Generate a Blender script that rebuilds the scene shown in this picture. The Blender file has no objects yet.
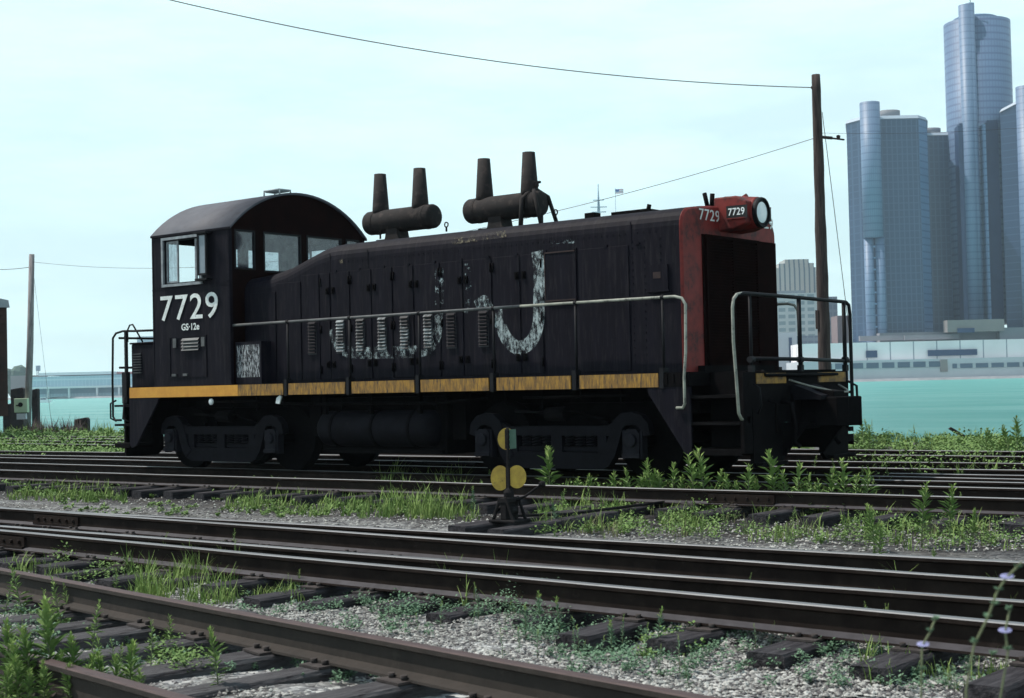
import bpy, math, random
from mathutils import Vector, Matrix, noise
random.seed(7)
R=math.radians
scn=bpy.context.scene
col=scn.collection
# ------------------------------------------------------------------ camera
CX,CY,CZ=14.878,-16.546,1.24
YAW,PIT,ROL,F=0.661205,0.028101,0.022923,1457.44
DX,DY=16.94,-4.34
W,H=1024,698
cy,sy=math.cos(YAW),math.sin(YAW); cp,sp=math.cos(PIT),math.sin(PIT)
VF=Vector((-sy*cp,cy*cp,sp)); VR=Vector((cy,sy,0)); VU=VR.cross(VF)
cr,sr=math.cos(ROL),math.sin(ROL)
R2=cr*VR-sr*VU; U2=sr*VR+cr*VU
camd=bpy.data.cameras.new('camera'); cam=bpy.data.objects.new('camera',camd); col.objects.link(cam)
m=Matrix.Identity(4)
for i in range(3):
    m[i][0]=R2[i]; m[i][1]=U2[i]; m[i][2]=-VF[i]
m[0][3],m[1][3],m[2][3]=CX,CY,CZ
cam.matrix_world=m
camd.sensor_width=36; camd.lens=F*36/1024
camd.shift_x=-DX/1024; camd.shift_y=DY/1024
camd.clip_start=.05; camd.clip_end=20000
camd.dof.use_dof=True; camd.dof.focus_distance=19; camd.dof.aperture_fstop=6.3
scn.camera=cam
CO=Vector((CX,CY,CZ))
def ray(u,v): return VF+R2*((u-512-DX)/F)*1.0+U2*((349-(v-DY))/F) if False else VF+R2*((u-512-DX)/F)+U2*((349-(v-DY))/F)
def gp(u,v,z=0.0):
    d=ray(u,v); return CO+d*((z-CO.z)/d.z)
def dp(u,v,D):                      # world point at depth D
    return CO+ray(u,v)*D
# ------------------------------------------------------------------ world and sun
SUN_EL=R(58); SUN_AZ=R(206)         # direction towards the sun, measured from +X
world=bpy.data.worlds.new('World'); scn.world=world; world.use_nodes=True
nt=world.node_tree; nt.nodes.clear()
def nn(nt,t,**k):
    n=nt.nodes.new(t)
    for a,b in k.items(): setattr(n,a,b)
    return n
out=nn(nt,'ShaderNodeOutputWorld'); bg=nn(nt,'ShaderNodeBackground')
sky=nn(nt,'ShaderNodeTexSky',sky_type='NISHITA',sun_disc=False,sun_elevation=SUN_EL,air_density=1.0,dust_density=1.6,ozone_density=1.5)
sky.sun_rotation=R(90)-SUN_AZ
tc=nn(nt,'ShaderNodeTexCoord'); mp=nn(nt,'ShaderNodeMapping'); mp.inputs['Scale'].default_value=(1.6,1.6,7.0)
no=nn(nt,'ShaderNodeTexNoise'); no.inputs['Scale'].default_value=2.2; no.inputs['Detail'].default_value=6; no.inputs['Roughness'].default_value=.6
rp=nn(nt,'ShaderNodeValToRGB'); rp.color_ramp.elements[0].position=.40; rp.color_ramp.elements[1].position=.62
rp.color_ramp.elements[0].color=(.76,.77,.78,1); rp.color_ramp.elements[1].color=(1,1,1,1)
mx=nn(nt,'ShaderNodeMixRGB'); mx.inputs['Color2'].default_value=(9.3,12.4,12.6,1)
# the pale summer haze in the sky thins out towards the zenith
sz=nn(nt,'ShaderNodeSeparateXYZ'); zr=nn(nt,'ShaderNodeMapRange'); zr.inputs[1].default_value=.34; zr.inputs[2].default_value=.70; zr.inputs[3].default_value=1; zr.inputs[4].default_value=.12
zm=nn(nt,'ShaderNodeMath',operation='MULTIPLY'); nt.links.new(tc.outputs['Generated'],sz.inputs[0]); nt.links.new(sz.outputs[2],zr.inputs[0])
nt.links.new(tc.outputs['Generated'],mp.inputs['Vector']); nt.links.new(mp.outputs[0],no.inputs['Vector'])
nt.links.new(no.outputs['Fac'],rp.inputs[0]); nt.links.new(rp.outputs[0],zm.inputs[0]); nt.links.new(zr.outputs[0],zm.inputs[1]); nt.links.new(zm.outputs[0],mx.inputs['Fac']); nt.links.new(sky.outputs[0],mx.inputs['Color1'])
nt.links.new(mx.outputs[0],bg.inputs['Color']); nt.links.new(bg.outputs[0],out.inputs['Surface'])
bg.inputs['Strength'].default_value=.10
sl=bpy.data.lights.new('sun','SUN'); sl.energy=4.2; sl.angle=R(.8); sl.color=(1,.95,.87)
so=bpy.data.objects.new('sun',sl); col.objects.link(so)
sd=Vector((math.cos(SUN_AZ)*math.cos(SUN_EL),math.sin(SUN_AZ)*math.cos(SUN_EL),math.sin(SUN_EL)))
so.rotation_euler=sd.to_track_quat('Z','Y').to_euler()
so.location=(0,0,60)
scn.view_settings.view_transform='Standard'; scn.view_settings.look='None'
scn.view_settings.exposure=0.0; scn.view_settings.gamma=1
scn.render.resolution_x=1024; scn.render.resolution_y=698
scn.render.engine='CYCLES'
scn.cycles.volume_bounces=0; scn.cycles.max_bounces=6; scn.cycles.transparent_max_bounces=12
# ------------------------------------------------------------------ materials
MATS={}
def mat(name,c1,c2=None,rough=.7,scale=4,detail=6,lo=.35,hi=.65,metal=0,bump=0,bscale=None,c3=None,c3lo=.62,c3hi=.7,c3scale=9,stretch=(1,1,1),spec=.5,bdist=.02):
    """two-tone noise paint, an optional third colour in sharper patches, optional bump"""
    mt=bpy.data.materials.new(name); mt.use_nodes=True; t=mt.node_tree; t.nodes.clear()
    o=nn(t,'ShaderNodeOutputMaterial'); b=nn(t,'ShaderNodeBsdfPrincipled'); t.links.new(b.outputs[0],o.inputs[0])
    b.inputs['Roughness'].default_value=rough; b.inputs['Metallic'].default_value=metal
    b.inputs['Specular IOR Level'].default_value=spec
    c2=c2 or c1
    tc=nn(t,'ShaderNodeTexCoord'); mp=nn(t,'ShaderNodeMapping'); mp.inputs['Scale'].default_value=stretch
    t.links.new(tc.outputs['Object'],mp.inputs[0])
    n=nn(t,'ShaderNodeTexNoise'); n.inputs['Scale'].default_value=scale; n.inputs['Detail'].default_value=detail; n.inputs['Roughness'].default_value=.65
    t.links.new(mp.outputs[0],n.inputs['Vector'])
    r=nn(t,'ShaderNodeValToRGB'); r.color_ramp.elements[0].position=lo; r.color_ramp.elements[1].position=hi
    r.color_ramp.elements[0].color=(*c1,1); r.color_ramp.elements[1].color=(*c2,1)
    t.links.new(n.outputs['Fac'],r.inputs[0]); last=r.outputs[0]
    if c3:
        n3=nn(t,'ShaderNodeTexNoise'); n3.inputs['Scale'].default_value=c3scale; n3.inputs['Detail'].default_value=8; n3.inputs['Roughness'].default_value=.7
        t.links.new(mp.outputs[0],n3.inputs['Vector'])
        mr=nn(t,'ShaderNodeMapRange'); mr.inputs[1].default_value=c3lo; mr.inputs[2].default_value=c3hi
        t.links.new(n3.outputs['Fac'],mr.inputs[0])
        mm=nn(t,'ShaderNodeMixRGB'); mm.inputs[2].default_value=(*c3,1); t.links.new(last,mm.inputs[1]); t.links.new(mr.outputs[0],mm.inputs[0]); last=mm.outputs[0]
    t.links.new(last,b.inputs['Base Color'])
    if bump:
        nb=nn(t,'ShaderNodeTexNoise'); nb.inputs['Scale'].default_value=bscale or scale*4; nb.inputs['Detail'].default_value=6
        t.links.new(mp.outputs[0],nb.inputs['Vector'])
        bp=nn(t,'ShaderNodeBump'); bp.inputs['Strength'].default_value=bump; bp.inputs['Distance'].default_value=bdist
        t.links.new(nb.outputs['Fac'],bp.inputs['Height']); t.links.new(bp.outputs[0],b.inputs['Normal'])
    MATS[name]=mt; return mt
def worn(name,c,lo,hi,scale=14,rough=.6,stretch=(1,1,1)):
    """thin worn paint: noise decides where paint is left, the rest shows what is under it"""
    mt=mat(name,c,tuple(x*.75 for x in c),rough=rough,scale=6)
    t=mt.node_tree; b=[n for n in t.nodes if n.type=='BSDF_PRINCIPLED'][0]; o=[n for n in t.nodes if n.type=='OUTPUT_MATERIAL'][0]
    tc=nn(t,'ShaderNodeTexCoord'); mp=nn(t,'ShaderNodeMapping'); mp.inputs['Scale'].default_value=stretch
    n=nn(t,'ShaderNodeTexNoise'); n.inputs['Scale'].default_value=scale; n.inputs['Detail'].default_value=8; n.inputs['Roughness'].default_value=.75
    t.links.new(tc.outputs['Object'],mp.inputs[0]); t.links.new(mp.outputs[0],n.inputs['Vector'])
    mr=nn(t,'ShaderNodeMapRange'); mr.inputs[1].default_value=lo; mr.inputs[2].default_value=hi; t.links.new(n.outputs['Fac'],mr.inputs[0])
    tr=nn(t,'ShaderNodeBsdfTransparent'); ms=nn(t,'ShaderNodeMixShader')
    t.links.new(mr.outputs[0],ms.inputs[0]); t.links.new(tr.outputs[0],ms.inputs[1]); t.links.new(b.outputs[0],ms.inputs[2]); t.links.new(ms.outputs[0],o.inputs[0])
    return mt
M_black=mat('loco_black',(.0042,.0035,.0072),(.0078,.0066,.0125),rough=.62,scale=1.6,c3=(.030,.026,.030),c3lo=.50,c3hi=.84,c3scale=5,stretch=(4,1,.45),spec=.10,bump=.12,bscale=3,bdist=.03)
M_under=mat('loco_underframe',(.004,.0035,.004),(.008,.007,.008),rough=.85,scale=5,c3=(.018,.014,.012),c3lo=.6,c3hi=.8,c3scale=8,spec=.05)
M_truck=mat('truck_black',(.0045,.004,.006),(.009,.008,.012),rough=.75,scale=5,c3=(.024,.020,.018),c3lo=.6,c3hi=.8,spec=.12)
M_journal=mat('journal_iron',(.009,.008,.012),(.017,.016,.022),rough=.75,scale=7,spec=.15)
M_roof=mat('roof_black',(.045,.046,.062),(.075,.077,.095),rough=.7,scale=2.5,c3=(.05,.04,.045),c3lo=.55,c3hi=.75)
M_muff=mat('muffler_rust',(.006,.0045,.005),(.014,.009,.009),rough=.9,scale=5,c3=(.07,.05,.045),c3lo=.52,c3hi=.76,c3scale=7,bump=.3,bscale=14)
M_red=mat('faded_red',(.22,.026,.022),(.12,.017,.015),rough=.62,scale=4,c3=(.02,.012,.014),c3lo=.5,c3hi=.68,c3scale=4,spec=.3)
M_shadebrown=mat('shade_brown',(.006,.0025,.0025),(.012,.0045,.004),rough=.9,scale=4,spec=.03)  # near-black brown; shade of the forward-facing cab wall is in the colour
M_yel=mat('frame_yellow',(.62,.30,.035),(.50,.22,.025),rough=.6,scale=5)
M_yelworn=mat('frame_yellow_worn',(.44,.23,.03),(.24,.12,.02),rough=.7,scale=9,c3=(.03,.022,.025),c3lo=.42,c3hi=.66,c3scale=4,stretch=(5,1,1.0))
M_white=worn('lettering_white',(.80,.84,.82),.30,.42,scale=16)
M_faded=worn('faded_white',(.58,.68,.70),.43,.66,scale=7,stretch=(1.5,1,.8))
M_faded2=worn('faded_white_bowl',(.52,.62,.64),.50,.72,scale=7,stretch=(1.6,1,.9))
M_ghost=worn('ghost_white',(.45,.55,.58),.53,.66,scale=9)
M_scrawl=worn('scrawl_grey',(.36,.38,.40),.45,.56,scale=10,stretch=(5,1,1.1))
M_pipe=mat('handrail_black',(.005,.005,.007),(.011,.011,.014),rough=.65,spec=.2,scale=8)
M_pipew=mat('handrail_white',(.33,.34,.29),(.16,.165,.145),rough=.6,scale=6,c3=(.04,.035,.035),c3lo=.55,c3hi=.68,c3scale=12)
M_pipeg=mat('handrail_worn',(.04,.042,.048),(.13,.135,.135),rough=.6,scale=3,c3=(.03,.02,.02),c3lo=.58,c3hi=.68,c3scale=10)
M_alum=mat('window_frame_grey',(.30,.33,.35),(.16,.17,.19),rough=.5,scale=8)
M_board=mat('number_board',(.006,.006,.006),rough=.5)
M_int=mat('cab_interior',(.10,.12,.12),(.06,.07,.07),rough=.8)
M_lens=mat('headlight_lens',(.70,.80,.84),(.86,.90,.92),rough=.12,scale=9,spec=1)
M_steel=mat('rail_head',(.11,.112,.118),(.19,.195,.205),rough=.55,scale=2,metal=.25,stretch=(.3,8,1),c3=(.10,.07,.06),c3lo=.58,c3hi=.75,c3scale=3)
M_railside=mat('rail_side',(.014,.0095,.0085),(.028,.020,.017),rough=.85,scale=5,c3=(.06,.045,.04),c3lo=.6,c3hi=.8,spec=.1)
M_rusttop=mat('rail_rust_top',(.042,.022,.022),(.075,.042,.040),rough=.7,scale=9,stretch=(.5,4,1),bump=.2)
M_rustside=mat('rail_rust_side',(.020,.015,.012),(.036,.027,.022),rough=.9,scale=4,c3=(.085,.072,.058),c3lo=.62,c3hi=.8,c3scale=6,bump=.3)
M_flange=mat('rail_foot',(.028,.025,.030),(.055,.050,.058),rough=.75,scale=6)
M_tie=mat('tie_wood',(.045,.042,.046),(.10,.096,.10),rough=.92,scale=3,c3=(.015,.012,.014),c3lo=.52,c3hi=.66,c3scale=7,stretch=(7,1,7),bump=.7,bscale=9,spec=.2)
M_tiedark=mat('tie_wood_dark',(.016,.014,.017),(.060,.056,.062),rough=.92,scale=3,c3=(.07,.065,.068),c3lo=.62,c3hi=.74,c3scale=6,stretch=(7,1,7),bump=.7,bscale=9,spec=.2)
M_plate=mat('tie_plate_steel',(.028,.021,.020),(.062,.050,.047),rough=.85,scale=14)
M_grass=mat('grass_green',(.13,.215,.055),(.27,.355,.11),rough=.75,scale=1.5,spec=.2)
M_straw=mat('dry_grass',(.10,.13,.055),(.22,.20,.12),rough=.85,scale=3,spec=.15)
M_weed=mat('weed_green',(.09,.17,.045),(.21,.31,.10),rough=.7,scale=5,spec=.2)
M_weedb=mat('weed_bluegreen',(.09,.17,.10),(.17,.27,.17),rough=.75,scale=5,spec=.2)
M_weedtop=mat('weed_tip',(.20,.30,.08),(.26,.35,.11),rough=.75,scale=5,spec=.2)
M_reed=mat('seed_heads',(.10,.07,.085),(.16,.13,.11),rough=.85,scale=5,spec=.1)
M_flower=mat('chicory_blue',(.26,.27,.52),(.36,.36,.60),rough=.7)
M_stem=mat('dry_stem',(.10,.13,.06),(.17,.18,.10),rough=.8,scale=10)
M_pole=mat('pole_wood',(.030,.020,.020),(.075,.055,.050),rough=.95,scale=3,stretch=(6,6,.5),c3=(.020,.014,.015),c3lo=.5,c3hi=.65,c3scale=4,bump=.5,bscale=6)
M_poleg=mat('pole_wood_grey',(.22,.20,.205),(.32,.29,.29),rough=.95,scale=3,stretch=(6,6,.5),c3=(.07,.055,.06),c3lo=.5,c3hi=.7,c3scale=4)
M_wire=mat('wire_dark',(.05,.04,.05),rough=.7)
M_tgty=mat('target_yellow',(.55,.36,.05),(.36,.22,.035),rough=.55,scale=11,c3=(.04,.025,.015),c3lo=.60,c3hi=.70,c3scale=14)
M_tgtg=mat('target_green',(.05,.11,.075),(.09,.16,.12),rough=.6,scale=8)
M_stand=mat('stand_iron',(.006,.0055,.0065),(.018,.016,.017),rough=.8,scale=10,spec=.15)
M_timber=mat('dock_timber',(.018,.011,.012),(.040,.026,.026),rough=.95,scale=4)
M_boxcar=mat('boxcar_brown',(.020,.008,.007),(.04,.014,.011),rough=.8,scale=3)
M_boxtop=mat('boxcar_galvanized',(.26,.28,.32),(.34,.36,.40),rough=.6,scale=2)
M_boxgrn=mat('signal_box_green',(.42,.52,.34),(.52,.60,.42),rough=.6)
M_rag=mat('conc_pale',(.50,.50,.52),(.40,.42,.46),rough=.9,scale=.05)
M_boat=mat('boat_white',(.8,.82,.85),rough=.4)
# ------------------------------------------------------------------ mesh builder
class MB:
    def __init__(s): s.v=[];s.f=[];s.m=[];s.sm=[]
    def add(s,vs,fs,mi=0,smooth=False):
        b=len(s.v); s.v+= [tuple(v) for v in vs]; s.f+=[tuple(i+b for i in f) for f in fs]; s.m+=[mi]*len(fs); s.sm+=[smooth]*len(fs); return s
    def box(s,x0,x1,y0,y1,z0,z1,mi=0,M=None):
        vs=[Vector((x,y,z)) for z in(z0,z1) for y in(y0,y1) for x in(x0,x1)]
        if M: vs=[M@v for v in vs]
        return s.add(vs,[(0,2,3,1),(4,5,7,6),(0,1,5,4),(2,6,7,3),(0,4,6,2),(1,3,7,5)],mi)
    def prism(s,pts,a0,a1,axis='y',mi=0,smooth=False):
        """pts: outline in the plane perpendicular to axis ('y': (x,z); 'x': (y,z); 'z': (x,y)) """
        def P(p,a): return {'y':(p[0],a,p[1]),'x':(a,p[0],p[1]),'z':(p[0],p[1],a)}[axis]
        n=len(pts); vs=[P(p,a0) for p in pts]+[P(p,a1) for p in pts]
        fs=[tuple(range(n)),tuple(range(2*n-1,n-1,-1))]
        s.add(vs,fs,mi)
        b=len(s.v)-2*n
        s.f+=[(b+i,b+n+i,b+n+(i+1)%n,b+(i+1)%n) for i in range(n)]; s.m+=[mi]*n; s.sm+=[smooth]*n
        return s
    def tube(s,path,r,n=8,mi=0,cap=True,closed=False):
        path=[Vector(p) for p in path]; rs=r if isinstance(r,(list,tuple)) else [r]*len(path)
        rings=[]; up=None
        for i,p in enumerate(path):
            a=path[max(i-1,0)]; b=path[min(i+1,len(path)-1)]; t=(b-a)
            t=t.normalized() if t.length>1e-9 else Vector((0,0,1))
            if up is None: up=t.orthogonal().normalized()
            u=(up-t*up.dot(t)); u=u.normalized() if u.length>1e-6 else t.orthogonal().normalized(); up=u; w=t.cross(u)
            rings.append([p+(u*math.cos(2*math.pi*k/n)+w*math.sin(2*math.pi*k/n))*rs[i] for k in range(n)])
        vs=[v for g in rings for v in g]; fs=[]
        for i in range(len(path)-1):
            for k in range(n): fs.append((i*n+k,i*n+(k+1)%n,(i+1)*n+(k+1)%n,(i+1)*n+k))
        s.add(vs,fs,mi,True)
        if cap:
            b=len(s.v)-len(vs)
            s.f+=[tuple(b+k for k in range(n-1,-1,-1)),tuple(b+(len(path)-1)*n+k for k in range(n))]; s.m+=[mi]*2; s.sm+=[False]*2
        return s
    def lathe(s,prof,o,ax,n=24,mi=0):
        """prof list of (distance along axis, radius)"""
        ax=Vector(ax).normalized(); u=ax.orthogonal().normalized(); w=ax.cross(u); o=Vector(o)
        vs=[];fs=[]
        for a,r in prof:
            for k in range(n): vs.append(o+ax*a+(u*math.cos(2*math.pi*k/n)+w*math.sin(2*math.pi*k/n))*r)
        for i in range(len(prof)-1):
            for k in range(n): fs.append((i*n+k,i*n+(k+1)%n,(i+1)*n+(k+1)%n,(i+1)*n+k))
        s.add(vs,fs,mi,len(prof)>8)
        b=len(s.v)-len(vs)
        s.f+=[tuple(b+k for k in range(n-1,-1,-1)),tuple(b+(len(prof)-1)*n+k for k in range(n))]; s.m+=[mi]*2; s.sm+=[False]*2
        return s
    def build(s,name,mats,parent=None,label=None,bevel=0,loc=None):
        if parent is not None and len(s.v)<6000:
            gs=s.groups()
            if 1<len(gs)<=9:
                obs=[q.build1(name,mats,parent,label,bevel,loc) for q in gs]; return obs[0]
        return s.build1(name,mats,parent,label,bevel,loc)
    def groups(s,mg=.025):
        """pieces that do not touch (by their boxes) become separate parts"""
        n=len(s.v); pa=list(range(n))
        def fd(i):
            while pa[i]!=i: pa[i]=pa[pa[i]]; i=pa[i]
            return i
        for f in s.f:
            a=fd(f[0])
            for i in f[1:]: pa[fd(i)]=a
        bb={}
        for i,v in enumerate(s.v):
            k=fd(i); b=bb.setdefault(k,[list(v),list(v)])
            for j in range(3): b[0][j]=min(b[0][j],v[j]); b[1][j]=max(b[1][j],v[j])
        keys=list(bb)
        if len(keys)>90: return [s]
        par={k:k for k in keys}
        def f2(i):
            while par[i]!=i: i=par[i]
            return i
        for i,a in enumerate(keys):
            for b in keys[i+1:]:
                if all(bb[a][0][j]-mg<=bb[b][1][j] and bb[b][0][j]-mg<=bb[a][1][j] for j in range(3)):
                    x,y=f2(a),f2(b)
                    if x!=y: par[x]=y
        out={}
        for i in range(n): out.setdefault(f2(fd(i)),None)
        if len(out)==1: return [s]
        mp={}
        for k in out: out[k]=MB()
        for i,v in enumerate(s.v): q=out[f2(fd(i))]; mp[i]=len(q.v); q.v.append(v)
        for f,m_,sm_ in zip(s.f,s.m,s.sm): q=out[f2(fd(f[0]))]; q.f.append(tuple(mp[i] for i in f)); q.m.append(m_); q.sm.append(sm_)
        return list(out.values())
    def build1(s,name,mats,parent=None,label=None,bevel=0,loc=None):
        me=bpy.data.meshes.new(name); me.from_pydata(s.v,[],s.f)
        if not isinstance(mats,(list,tuple)): mats=[mats]
        for q in mats: me.materials.append(q)
        me.polygons.foreach_set('material_index',s.m); me.polygons.foreach_set('use_smooth',s.sm); me.update()
        o=bpy.data.objects.new(name,me); col.objects.link(o)
        if parent: o.parent=parent
        if label: o['label']=label
        if bevel:
            b=o.modifiers.new('bevel','BEVEL'); b.width=bevel; b.segments=2; b.limit_method='ANGLE'; b.angle_limit=R(50)
        if loc: o.location=loc
        return o
def tag(o,label=None,cat=None,group=None,kind=None):
    if label: o['label']=label
    if cat: o['category']=cat
    if group: o['group']=group
    if kind: o['kind']=kind
    return o
def empty(name,label,cat,loc=(0,0,0),group=None,rz=0):
    o=bpy.data.objects.new(name,None); col.objects.link(o); o.location=loc; o.rotation_euler.z=rz; o.empty_display_size=.3
    return tag(o,label,cat,group)
def copy_tree(o,parent=None):
    c=o.copy(); col.objects.link(c); c.parent=parent
    for ch in list(o.children): copy_tree(ch,c)
    return c
def one(name,mb,m_,label,cat,group=None,kind=None):
    return tag(mb.build(name,m_),label,cat,group,kind)
def arc(cx,cy_,r,a0,a1,n): return [(cx+r*math.cos(R(a0+(a1-a0)*i/n)),cy_+r*math.sin(R(a0+(a1-a0)*i/n))) for i in range(n+1)]
_fc={}
def text_mesh(txt,size,name,m_,parent,M,ext=.002,off=0,sx=1,label=None,fit=None,gap=0):
    cu=bpy.data.curves.new(name,'FONT'); cu.body=txt; cu.size=size; cu.extrude=ext; cu.offset=off; cu.resolution_u=4; cu.space_character=1+gap
    t=bpy.data.objects.new('t',cu); col.objects.link(t); bpy.context.view_layer.update()
    me=bpy.data.meshes.new_from_object(t.evaluated_get(bpy.context.evaluated_depsgraph_get()))
    bpy.data.objects.remove(t)
    kx,kz,x0_,y0_=sx,1,0,0
    if fit:
        X_=[v.co.x for v in me.vertices]; Y_=[v.co.y for v in me.vertices]; x0_,y0_=min(X_),min(Y_); kx=fit[0]/(max(X_)-x0_); kz=fit[1]/(max(Y_)-y0_)
    for v in me.vertices: v.co=M@Vector(((v.co.x-x0_)*kx,(v.co.y-y0_)*kz,v.co.z))
    me.materials.clear(); me.materials.append(m_); me.name=name
    o=bpy.data.objects.new(name,me); col.objects.link(o); o.parent=parent
    if label:o['label']=label
    return o
def side_M(x,y,z): # text facing -Y, baseline origin (x,y,z)
    return Matrix(((1,0,0,x),(0,0,-1,y),(0,1,0,z),(0,0,0,1)))
def front_M(x,y,z): # text facing +X
    return Matrix(((0,0,1,x),(1,0,0,y),(0,1,0,z),(0,0,0,1)))
# ================================================================== GROUND, WATER, FAR SHORE
GZ=-.30
BANK=[(-60,15.5),(-32,15.6),(-15,15.2),(-1,15.4),(3,14.4),(12,14.0),(60,14)]
def bank_y(x):
    for (a,b),(c,d) in zip(BANK,BANK[1:]):
        if x<=c: return b+(d-b)*(x-a)/(c-a)
    return 14
def gz(x,y):
    z=GZ+.03*noise.noise(Vector((x*.5,y*.5,0)))+.015*noise.noise(Vector((x*2,y*2,3)))
    ya=-9.68-.161*x
    if y<ya+.5: z+=.075*min(1,(ya+.5-y)/.9)       # ballast lies higher in the rusty track
    if ya+.5<y<-7: z+=.045*min(1,(y-ya-.5)/.5)*(.5+noise.noise(Vector((x*1.3,y*1.3,9))))*1.6
    c=-5.0-.02*x
    z+=.05*math.exp(-((y-c)/.9)**2)
    e=bank_y(x)
    if y>e-1.2: z+=.10*math.exp(-((y-e+.7)/.5)**2)
    if y>e: z-= min(2.2,(y-e)*1.1)
    return z
def ground():
    xs=[-900,-400,-200,-120]+[-60+i*2 for i in range(20)]+[-20+i*.7 for i in range(32)]+[2.4+i*.22 for i in range(66)]
    xs+= [17+i*2 for i in range(8)]+[40,60,120,300,900]
    ys=[-900,-300,-100,-50,-30,-20]+[-17+i*.5 for i in range(8)]+[-13+i*.2 for i in range(55)]+[-2+i*.6 for i in range(27)]+[14.2+i*.3 for i in range(14)]+[19,25]
    v=[(x,y,gz(x,y)) for y in ys for x in xs]; nx=len(xs)
    f=[(j*nx+i,j*nx+i+1,(j+1)*nx+i+1,(j+1)*nx+i) for j in range(len(ys)-1) for i in range(nx-1)]
    mt=bpy.data.materials.new('ballast_ground'); mt.use_nodes=True; t=mt.node_tree; t.nodes.clear()
    o=nn(t,'ShaderNodeOutputMaterial'); b=nn(t,'ShaderNodeBsdfPrincipled'); t.links.new(b.outputs[0],o.inputs[0]); b.inputs['Roughness'].default_value=.95
    b.inputs['Specular IOR Level'].default_value=.2
    tc=nn(t,'ShaderNodeTexCoord')
    vo=nn(t,'ShaderNodeTexVoronoi'); vo.inputs['Scale'].default_value=22; t.links.new(tc.outputs['Object'],vo.inputs['Vector'])
    sx=nn(t,'ShaderNodeSeparateColor'); t.links.new(vo.outputs['Color'],sx.inputs[0])
    r=nn(t,'ShaderNodeValToRGB'); els=r.color_ramp.elements
    els[0].color=(.07,.07,.075,1); els[1].color=(.56,.57,.55,1); els[0].position=.0; e=els.new(.45); e.color=(.25,.25,.255,1)
    t.links.new(sx.outputs[0],r.inputs[0])
    # cinders: dark where tracks run (a worn, oily band with an uneven edge)
    sp_=nn(t,'ShaderNodeSeparateXYZ'); t.links.new(tc.outputs['Object'],sp_.inputs[0])
    nz=nn(t,'ShaderNodeTexNoise'); nz.inputs['Scale'].default_value=1.3; nz.inputs['Detail'].default_value=7; nz.inputs['Roughness'].default_value=.65; t.links.new(tc.outputs['Object'],nz.inputs['Vector'])
    def math_(op,a,bb,c=None):
        q=nn(t,'ShaderNodeMath',operation=op)
        for i,x in enumerate((a,bb,c)):
            if x is None: continue
            if isinstance(x,(int,float)): q.inputs[i].default_value=x
            else: t.links.new(x,q.inputs[i])
        return q.outputs[0]
    Y=math_('ADD',sp_.outputs[1],math_('MULTIPLY',math_('SUBTRACT',nz.outputs['Fac'],.5),2.4))
    Yt=math_('ADD',Y,math_('MULTIPLY',sp_.outputs[0],.035))
    cr_=nn(t,'ShaderNodeValToRGB'); cr_.color_ramp.interpolation='LINEAR'
    mr=nn(t,'ShaderNodeMapRange'); mr.inputs[1].default_value=-14; mr.inputs[2].default_value=16; t.links.new(Yt,mr.inputs[0]); t.links.new(mr.outputs[0],cr_.inputs[0])
    def pos(y): return (y+14)/30
    ce=cr_.color_ramp.elements
    seq=[(-11.5,0),(-9.15,0.0),(-8.9,.85),(-6.9,.85),(-6.3,.45),(-4.8,.45),(-4.0,.75),(-3.3,.97),(9,.97),(12,.7)]
    ce[0].position=pos(seq[0][0]); ce[0].color=(seq[0][1],)*3+(1,); ce[1].position=pos(seq[-1][0]); ce[1].color=(seq[-1][1],)*3+(1,)
    for y,a in seq[1:-1]:
        e=ce.new(pos(y)); e.color=(a,a,a,1)
    mm=nn(t,'ShaderNodeMixRGB'); mm.inputs[2].default_value=(.022,.020,.022,1); t.links.new(r.outputs[0],mm.inputs[1]); t.links.new(cr_.outputs[0],mm.inputs[0])
    # patches of dirt
    n2=nn(t,'ShaderNodeTexNoise'); n2.inputs['Scale'].default_value=2.3; n2.inputs['Detail'].default_value=8; t.links.new(tc.outputs['Object'],n2.inputs['Vector'])
    m2=nn(t,'ShaderNodeMapRange'); m2.inputs[1].default_value=.45; m2.inputs[2].default_value=.75; m2.inputs[4].default_value=.8; t.links.new(n2.outputs['Fac'],m2.inputs[0])
    mm2=nn(t,'ShaderNodeMixRGB'); mm2.inputs[2].default_value=(.075,.068,.06,1); t.links.new(mm.outputs[0],mm2.inputs[1]); t.links.new(m2.outputs[0],mm2.inputs[0])
    t.links.new(mm2.outputs[0],b.inputs['Base Color'])
    bp=nn(t,'ShaderNodeBump'); bp.inputs['Strength'].default_value=.9; bp.inputs['Distance'].default_value=.03; bp.invert=True
    t.links.new(vo.outputs['Distance'],bp.inputs['Height']); t.links.new(bp.outputs[0],b.inputs['Normal'])
    g=MB(); g.add(v,f,0,True); tag(g.build('ground',mt),'grey gravel and cinder yard under the tracks',None,None,'structure')
ground()
# river
WZ=-.9
mt=mat('river_water',(.14,.50,.455),(.23,.61,.56),rough=.25,scale=.09,lo=.38,hi=.62,spec=.5,stretch=(.35,1,1),detail=12)
t=mt.node_tree; b=[n for n in t.nodes if n.type=='BSDF_PRINCIPLED'][0]
tc=nn(t,'ShaderNodeTexCoord'); bp=nn(t,'ShaderNodeBump'); bp.inputs['Strength'].default_value=1; bp.inputs['Distance'].default_value=1.6
n1=nn(t,'ShaderNodeTexNoise'); n1.inputs['Scale'].default_value=.6; n1.inputs['Detail'].default_value=8; n1.inputs['Roughness'].default_value=.75; t.links.new(tc.outputs['Object'],n1.inputs['Vector'])
t.links.new(n1.outputs['Fac'],bp.inputs['Height']); t.links.new(bp.outputs[0],b.inputs['Normal']); b.inputs['IOR'].default_value=1.2
g=MB(); g.add([(-1900,10,WZ),(1900,10,WZ),(1900,1900,WZ),(-1900,1900,WZ)],[(0,1,2,3)])
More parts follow.
